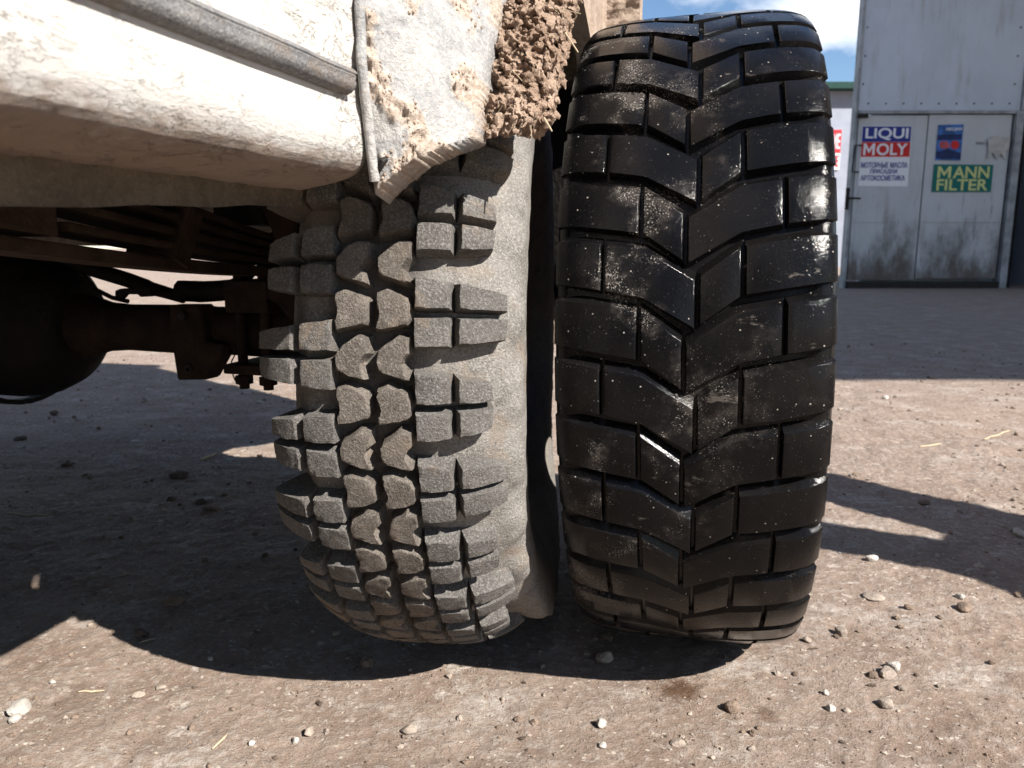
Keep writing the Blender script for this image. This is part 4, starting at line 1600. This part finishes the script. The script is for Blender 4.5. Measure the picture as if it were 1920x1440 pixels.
    obj('spring_clip', bm, M['spring'], sp)
    # chassis bracket over the spring and steering arm by the wheel
    hang('chassis_bracket', [(488, 384), (552, 384), (556, 440), (515, 450)], WT - 0.12, 0.03, M['chassis'])
    hang('steering_arm', [(500, 532), (545, 530), (600, 560), (618, 602), (575, 612), (540, 600), (520, 570), (500, 560)], WT - 0.14, 0.03, M['chassis'])
    # hoses and rods over the axle
    t0 = WT - 0.01

    def rod(name, pix, r, mat, t=t0):
        bm = bmesh.new()
        add_tube(bm, [vloc(px, py, t) for px, py in pix], r, 10)
        return obj(name, bm, mat, van, 60)
    rod('brake_pipe', [(140, 492), (160, 520), (178, 542), (210, 558), (240, 565)], 0.0035, M['chassis_dark'])
    rod('steering_rod', [(120, 480), (175, 505), (240, 525), (275, 538)], [0.012, 0.012, 0.0115, 0.0115], M['chassis_dark'])
    rod('steering_rod_sleeve', [(272, 536), (285, 541), (320, 551), (345, 558)], [0.011, 0.010, 0.009, 0.009], M['chassis_dark'])
    rod('damper_body', [(338, 545), (380, 547), (415, 545), (440, 538), (460, 527)], [0.016, 0.0165, 0.016, 0.0125, 0.011], M['chassis_dark'])
    rod('brake_hose', [(455, 530), (465, 523), (474, 512), (478, 500)], 0.005, M['chassis_dark'])
    hang('pipe_clip', [(215, 545), (225, 541), (280, 540), (284, 556), (262, 557), (258, 552), (232, 552), (226, 560), (215, 560)], WT - 0.045, 0.012, M['chassis_dark'], 0.001)
    rod('hanging_wire', [(437, 640), (441, 664), (434, 678), (436, 700), (441, 714)], 0.0010, M['iron'], WT - 0.03)


build_chassis()

# ------------------------------------------------------------------ stones and litter
def stone_mesh(seed, flat=0.7, rough=0.35, sub=3):
    bm = bmesh.new()
    bmesh.ops.create_icosphere(bm, subdivisions=sub, radius=1.0)
    co = np.array([v.co for v in bm.verts])
    k = 1 + rough * fbm(co * 0.9 + seed * 13.7, 3)
    rnd = random.Random(seed)
    # chop with planes for facets
    co = co * k[:, None]
    for _ in range(7):
        n = np.array([rnd.gauss(0, 1) for _ in range(3)])
        n /= np.linalg.norm(n)
        d = co @ n - rnd.uniform(0.62, 0.85)
        co -= np.outer(np.clip(d, 0, None) * 0.9, n)
    co += (fbm(co * 5 + seed, 3) * 0.05)[:, None]
    co *= np.array([1, rnd.uniform(0.7, 0.95), flat])
    for v, c in zip(bm.verts, co): v.co = c
    return bm_mesh('stone', bm, None, 32)


STONES = [
    # px, py of its middle on the ground, width px, height ratio, material, label
    (1133, 1236, 36, 0.85, 'stone', 'tan pointed stone lying in the shadow in front of the tyre gap'),
    (1138, 1196, 30, 0.6, 'stone_brown', 'dull brown stone deep in shadow behind the tan pointed stone'),
    (688, 1246, 40, 0.65, 'stone_brown', 'angular tan stone on the shadow edge in front of the dusty wheel'),
    (1018, 1250, 15, 0.7, 'stone', 'small yellowish pebble on the shadow edge between the two tyres'),
    (1127, 1360, 27, 0.8, 'stone_white', 'pale blocky stone on bare dirt left of the oil stain'),
    (1130, 1399, 18, 0.7, 'stone_white', 'small pale pebble nearest the frame below the pale blocky stone'),
    (1270, 1393, 32, 0.5, 'stone', 'flat cream stone below the oil stain'),
    (1372, 1328, 40, 0.6, 'stone_brown', 'lumpy grey brown stone right of the oil stain'),
    (1458, 1261, 17, 0.7, 'stone', 'small tan stone in front of the black tyre, above lumpy stone'),
    (1548, 1299, 14, 1.0, 'stone_white', 'tiny upright white pebble with a long dark shadow'),
    (1558, 1329, 22, 0.7, 'stone_white', 'pale pebble just below the upright white pebble'),
    (1588, 1332, 18, 0.5, 'stone', 'flat buff pebble right of two pale pebbles'),
    (1676, 1250, 30, 0.7, 'stone_white', 'bright white stone on top of the broken stone cluster at right'),
    (1662, 1262, 42, 0.5, 'stone', 'broad pale stone under the bright white one at right'),
    (1636, 1266, 26, 0.6, 'stone_brown', 'brown lump at the left end of the broken stone cluster'),
    (1576, 1186, 26, 0.95, 'stone', 'upright pale stone beside the foot of the black tyre'),
    (1514, 1202, 22, 0.6, 'stone', 'wide buff stone close to the black tyre on its sunny side'),
    (1640, 1117, 46, 0.28, 'stone', 'long flat pale stone between black tyre and branch shadow'),
    (1705, 1138, 22, 0.6, 'stone_brown', 'small brown stone right of the long flat stone'),
    (1808, 1140, 34, 0.55, 'stone_brown', 'brown and pale stone near the dark shadow at right edge'),
    (1800, 1118, 20, 0.5, 'stone_white', 'small white stone just behind the brown and pale stone'),
    (1635, 1050, 28, 0.6, 'stone_white', 'white stone standing in sun below the forked shadow'),
    (1660, 748, 15, 0.75, 'stone_white', 'lone white pebble on far sunlit dirt by the black tyre'),
    (1733, 943, 26, 0.5, 'stone_brown', 'grey stone lying inside the upper prong of the forked shadow'),
    (1912, 1003, 30, 0.7, 'stone_white', 'pale stone cut by the right frame edge in shadow'),
    (1833, 1062, 24, 0.35, 'stone', 'thin flat stone inside the dark shadow at right'),
    (1690, 1290, 18, 0.6, 'stone', 'little buff stone below the broken stone cluster'),
    (1662, 1322, 30, 0.6, 'stone', 'rough buff lump at the lower end of the right pebble trail'),
    (1764, 1285, 16, 0.6, 'stone', 'single buff pebble in the churned dirt at lower right'),
    (1860, 1240, 18, 0.6, 'stone_brown', 'small dark brown stone alone at the right side'),
    (36, 1332, 46, 0.6, 'stone_white', 'large whitish flat stone by the lower left frame edge'),
    (28, 1352, 26, 0.6, 'stone_white', 'smaller white stone touching the large whitish flat stone'),
    (580, 1372, 26, 0.75, 'stone', 'rounded beige stone at lower left centre'),
    (554, 1386, 18, 0.7, 'stone_white', 'white pebble just left of the rounded beige stone'),
    (472, 1392, 15, 0.8, 'stone_white', 'tiny whitish pebble furthest left of the rounded beige stone'),
    (98, 1279, 14, 0.8, 'stone_white', 'small white pebble above the large whitish flat stone'),
    (395, 1238, 15, 0.6, 'stone_white', 'white chip just below the curved wheel shadow'),
    (260, 1303, 27, 0.4, 'stone', 'flat white stone flake on sunlit dirt at left'),
    (300, 1290, 24, 0.4, 'stone', 'tilted buff flake right of the flat white flake'),
    (766, 1368, 34, 0.6, 'stone', 'pale chunk with a dark hollow beside it at centre bottom'),
    (842, 1267, 18, 0.7, 'stone', 'small grey stone left of the yellowish pebble'),
    (770, 1263, 13, 0.6, 'stone_brown', 'tiny brown pebble right of the angular tan stone'),
    (943, 1310, 14, 0.6, 'stone', 'tiny tan pebble on open dirt at frame centre'),
    (325, 1128, 44, 0.5, 'stone_brown', 'brick-shaped brown lump in deep shadow left of the wheel'),
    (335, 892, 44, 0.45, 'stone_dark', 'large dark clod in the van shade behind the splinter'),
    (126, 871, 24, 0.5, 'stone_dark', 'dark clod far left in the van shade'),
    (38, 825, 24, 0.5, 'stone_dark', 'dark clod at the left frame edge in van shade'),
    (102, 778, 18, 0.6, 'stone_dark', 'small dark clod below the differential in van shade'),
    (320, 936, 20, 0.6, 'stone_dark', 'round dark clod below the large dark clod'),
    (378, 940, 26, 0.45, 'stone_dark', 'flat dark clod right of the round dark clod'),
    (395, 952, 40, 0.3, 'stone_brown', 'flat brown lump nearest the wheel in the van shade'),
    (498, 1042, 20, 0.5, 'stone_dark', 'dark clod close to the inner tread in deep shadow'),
    (478, 737, 18, 0.55, 'stone_white', 'pale stone on sunlit ground seen under the axle by the wheel'),
    (486, 755, 16, 0.55, 'stone_white', 'white pebble at the edge of van shade under the axle'),
]


def build_stones():
    for i, (px, py, w, fl, mt, lab) in enumerate(STONES):
        g = on_ground(px, py)
        d = (g - Vector((0, 0, CAM_H))).length
        r = w / 2 / FPX * d * 0.80
        me = stone_mesh(i + 3, fl, 0.35)
        me.materials.append(M[mt])
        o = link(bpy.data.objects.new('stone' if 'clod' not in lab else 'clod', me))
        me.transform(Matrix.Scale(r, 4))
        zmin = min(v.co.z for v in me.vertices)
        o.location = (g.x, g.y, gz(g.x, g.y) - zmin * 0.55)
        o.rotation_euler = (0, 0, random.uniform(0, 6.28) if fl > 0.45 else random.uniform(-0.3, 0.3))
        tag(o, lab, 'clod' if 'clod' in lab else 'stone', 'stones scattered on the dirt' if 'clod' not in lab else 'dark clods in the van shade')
    # wood splinters and straws
    for (a, b, r, mt, lab) in (
            ((376, 862), (405, 850), 0.0030, 'straw', 'pale wood splinter on shaded ground left of the wheel'),
            ((262, 1201), (290, 1193), 0.0012, 'straw', 'short straw on sunlit dirt below the peaked light patch'),
            ((148, 1297), (196, 1294), 0.0014, 'straw', 'straight straw at lower left above the whitish flat stone'),
            ((398, 1402), (425, 1380), 0.0013, 'straw', 'slanting straw at the bottom left of the rounded stone'),
            ((256, 1184), (278, 1188), 0.0040, 'stone_dark', 'short dark twig end above the short straw'),
            ((12, 962), (95, 962), 0.0016, 'straw', 'long straw in the van shade at the left frame edge'),
            ((1845, 826), (1893, 807), 0.0028, 'straw', 'pale straw on sunlit dirt at the right frame edge'),
            ((1725, 836), (1765, 832), 0.0026, 'straw', 'pale straw on sunlit dirt left of its longer neighbour'),
            ((1515, 1215), (1534, 1214), 0.0010, 'stone_dark', 'thin dark twig at the foot of the black tyre')):
        p, q = on_ground(*a), on_ground(*b)
        mid = (p + q) / 2
        bm = bmesh.new()
        pts = []
        for k in range(5):
            s = p.lerp(q, k / 4) - mid
            s.z = gz(mid.x + s.x, mid.y + s.y) + r * 0.8 + 0.0005 * (k % 2)
            s.x += random.uniform(-.3, .3) * r
            pts.append(s)
        add_tube(bm, pts, [r * 0.7, r, r * 0.95, r, r * 0.6], 6)
        o = obj('twig' if 'twig' in lab else ('splinter' if 'splinter' in lab else 'straw'), bm, M[mt], None, 60)
        o.location = (mid.x, mid.y, 0)
        tag(o, lab, 'twig' if 'twig' in lab else ('splinter' if 'splinter' in lab else 'straw'))


build_stones()


def build_gravel():
    rnd = np.random.default_rng(5)
    protos = []
    for k in range(14):
        bm = bmesh.new()
        bmesh.ops.create_icosphere(bm, subdivisions=1 if k < 9 else 2, radius=1.0)
        co = np.array([v.co for v in bm.verts])
        co *= (1 + 0.55 * rnd.uniform(-.6, .6, len(co)))[:, None]
        co[:, 2] *= rnd.uniform(0.35, 0.9)
        co[:, 1] *= rnd.uniform(0.6, 1.0)
        protos.append((co, np.array([[v.index for v in f.verts] for f in bm.faces])))
        bm.free()
    sets = (('gravel', 'stone', 5200, 0.0019), ('gravel', 'stone_white', 1100, 0.0013), ('dirt_crumbs', 'stone_brown', 11000, 0.0018), ('dirt_crumbs', 'stone_dark', 2200, 0.0020))
    for name, mt, n, r0 in sets:
        Vs, Fs, off = [], [], 0
        y = 0.55 + 3.8 * rnd.random(n) ** 1.9
        x = (rnd.random(n) * 1.5 - 0.75) * (y + 0.25)
        # loose drifts
        clump = fbm(np.stack([x * 5, y * 5, np.full(n, 3.0 + r0 * 1000)], 1), 3)
        keep = clump > rnd.uniform(-0.45, 0.35, n)
        x, y = x[keep], y[keep]
        z = ground_h(x, y)
        for xi, yi, zi in zip(x, y, z):
            co, f = protos[rnd.integers(len(protos))]
            s = r0 * (0.45 + 0.4 * rnd.pareto(2.2)) * (0.75 + 0.35 * yi)
            s = min(s, 0.0052 * (0.6 + 0.4 * yi))
            a = rnd.uniform(0, 6.283)
            c, sn = math.cos(a), math.sin(a)
            q = co * s
            q = np.stack([q[:, 0] * c - q[:, 1] * sn + xi, q[:, 0] * sn + q[:, 1] * c + yi, q[:, 2] + zi + s * 0.25], 1)
            Vs.append(q); Fs.append(f + off); off += len(q)
        V, F = np.concatenate(Vs), np.concatenate(Fs)
        me = bpy.data.meshes.new(name)
        me.from_pydata(V.tolist(), [], F.tolist())
        o = mesh_obj(name, me, None, M[mt])
        tag(o, 'loose gravel grains strewn over the packed dirt' if name == 'gravel' else 'small crumbs of dry earth strewn over the packed dirt', 'gravel' if name == 'gravel' else 'dirt', kind='stuff')


build_gravel()
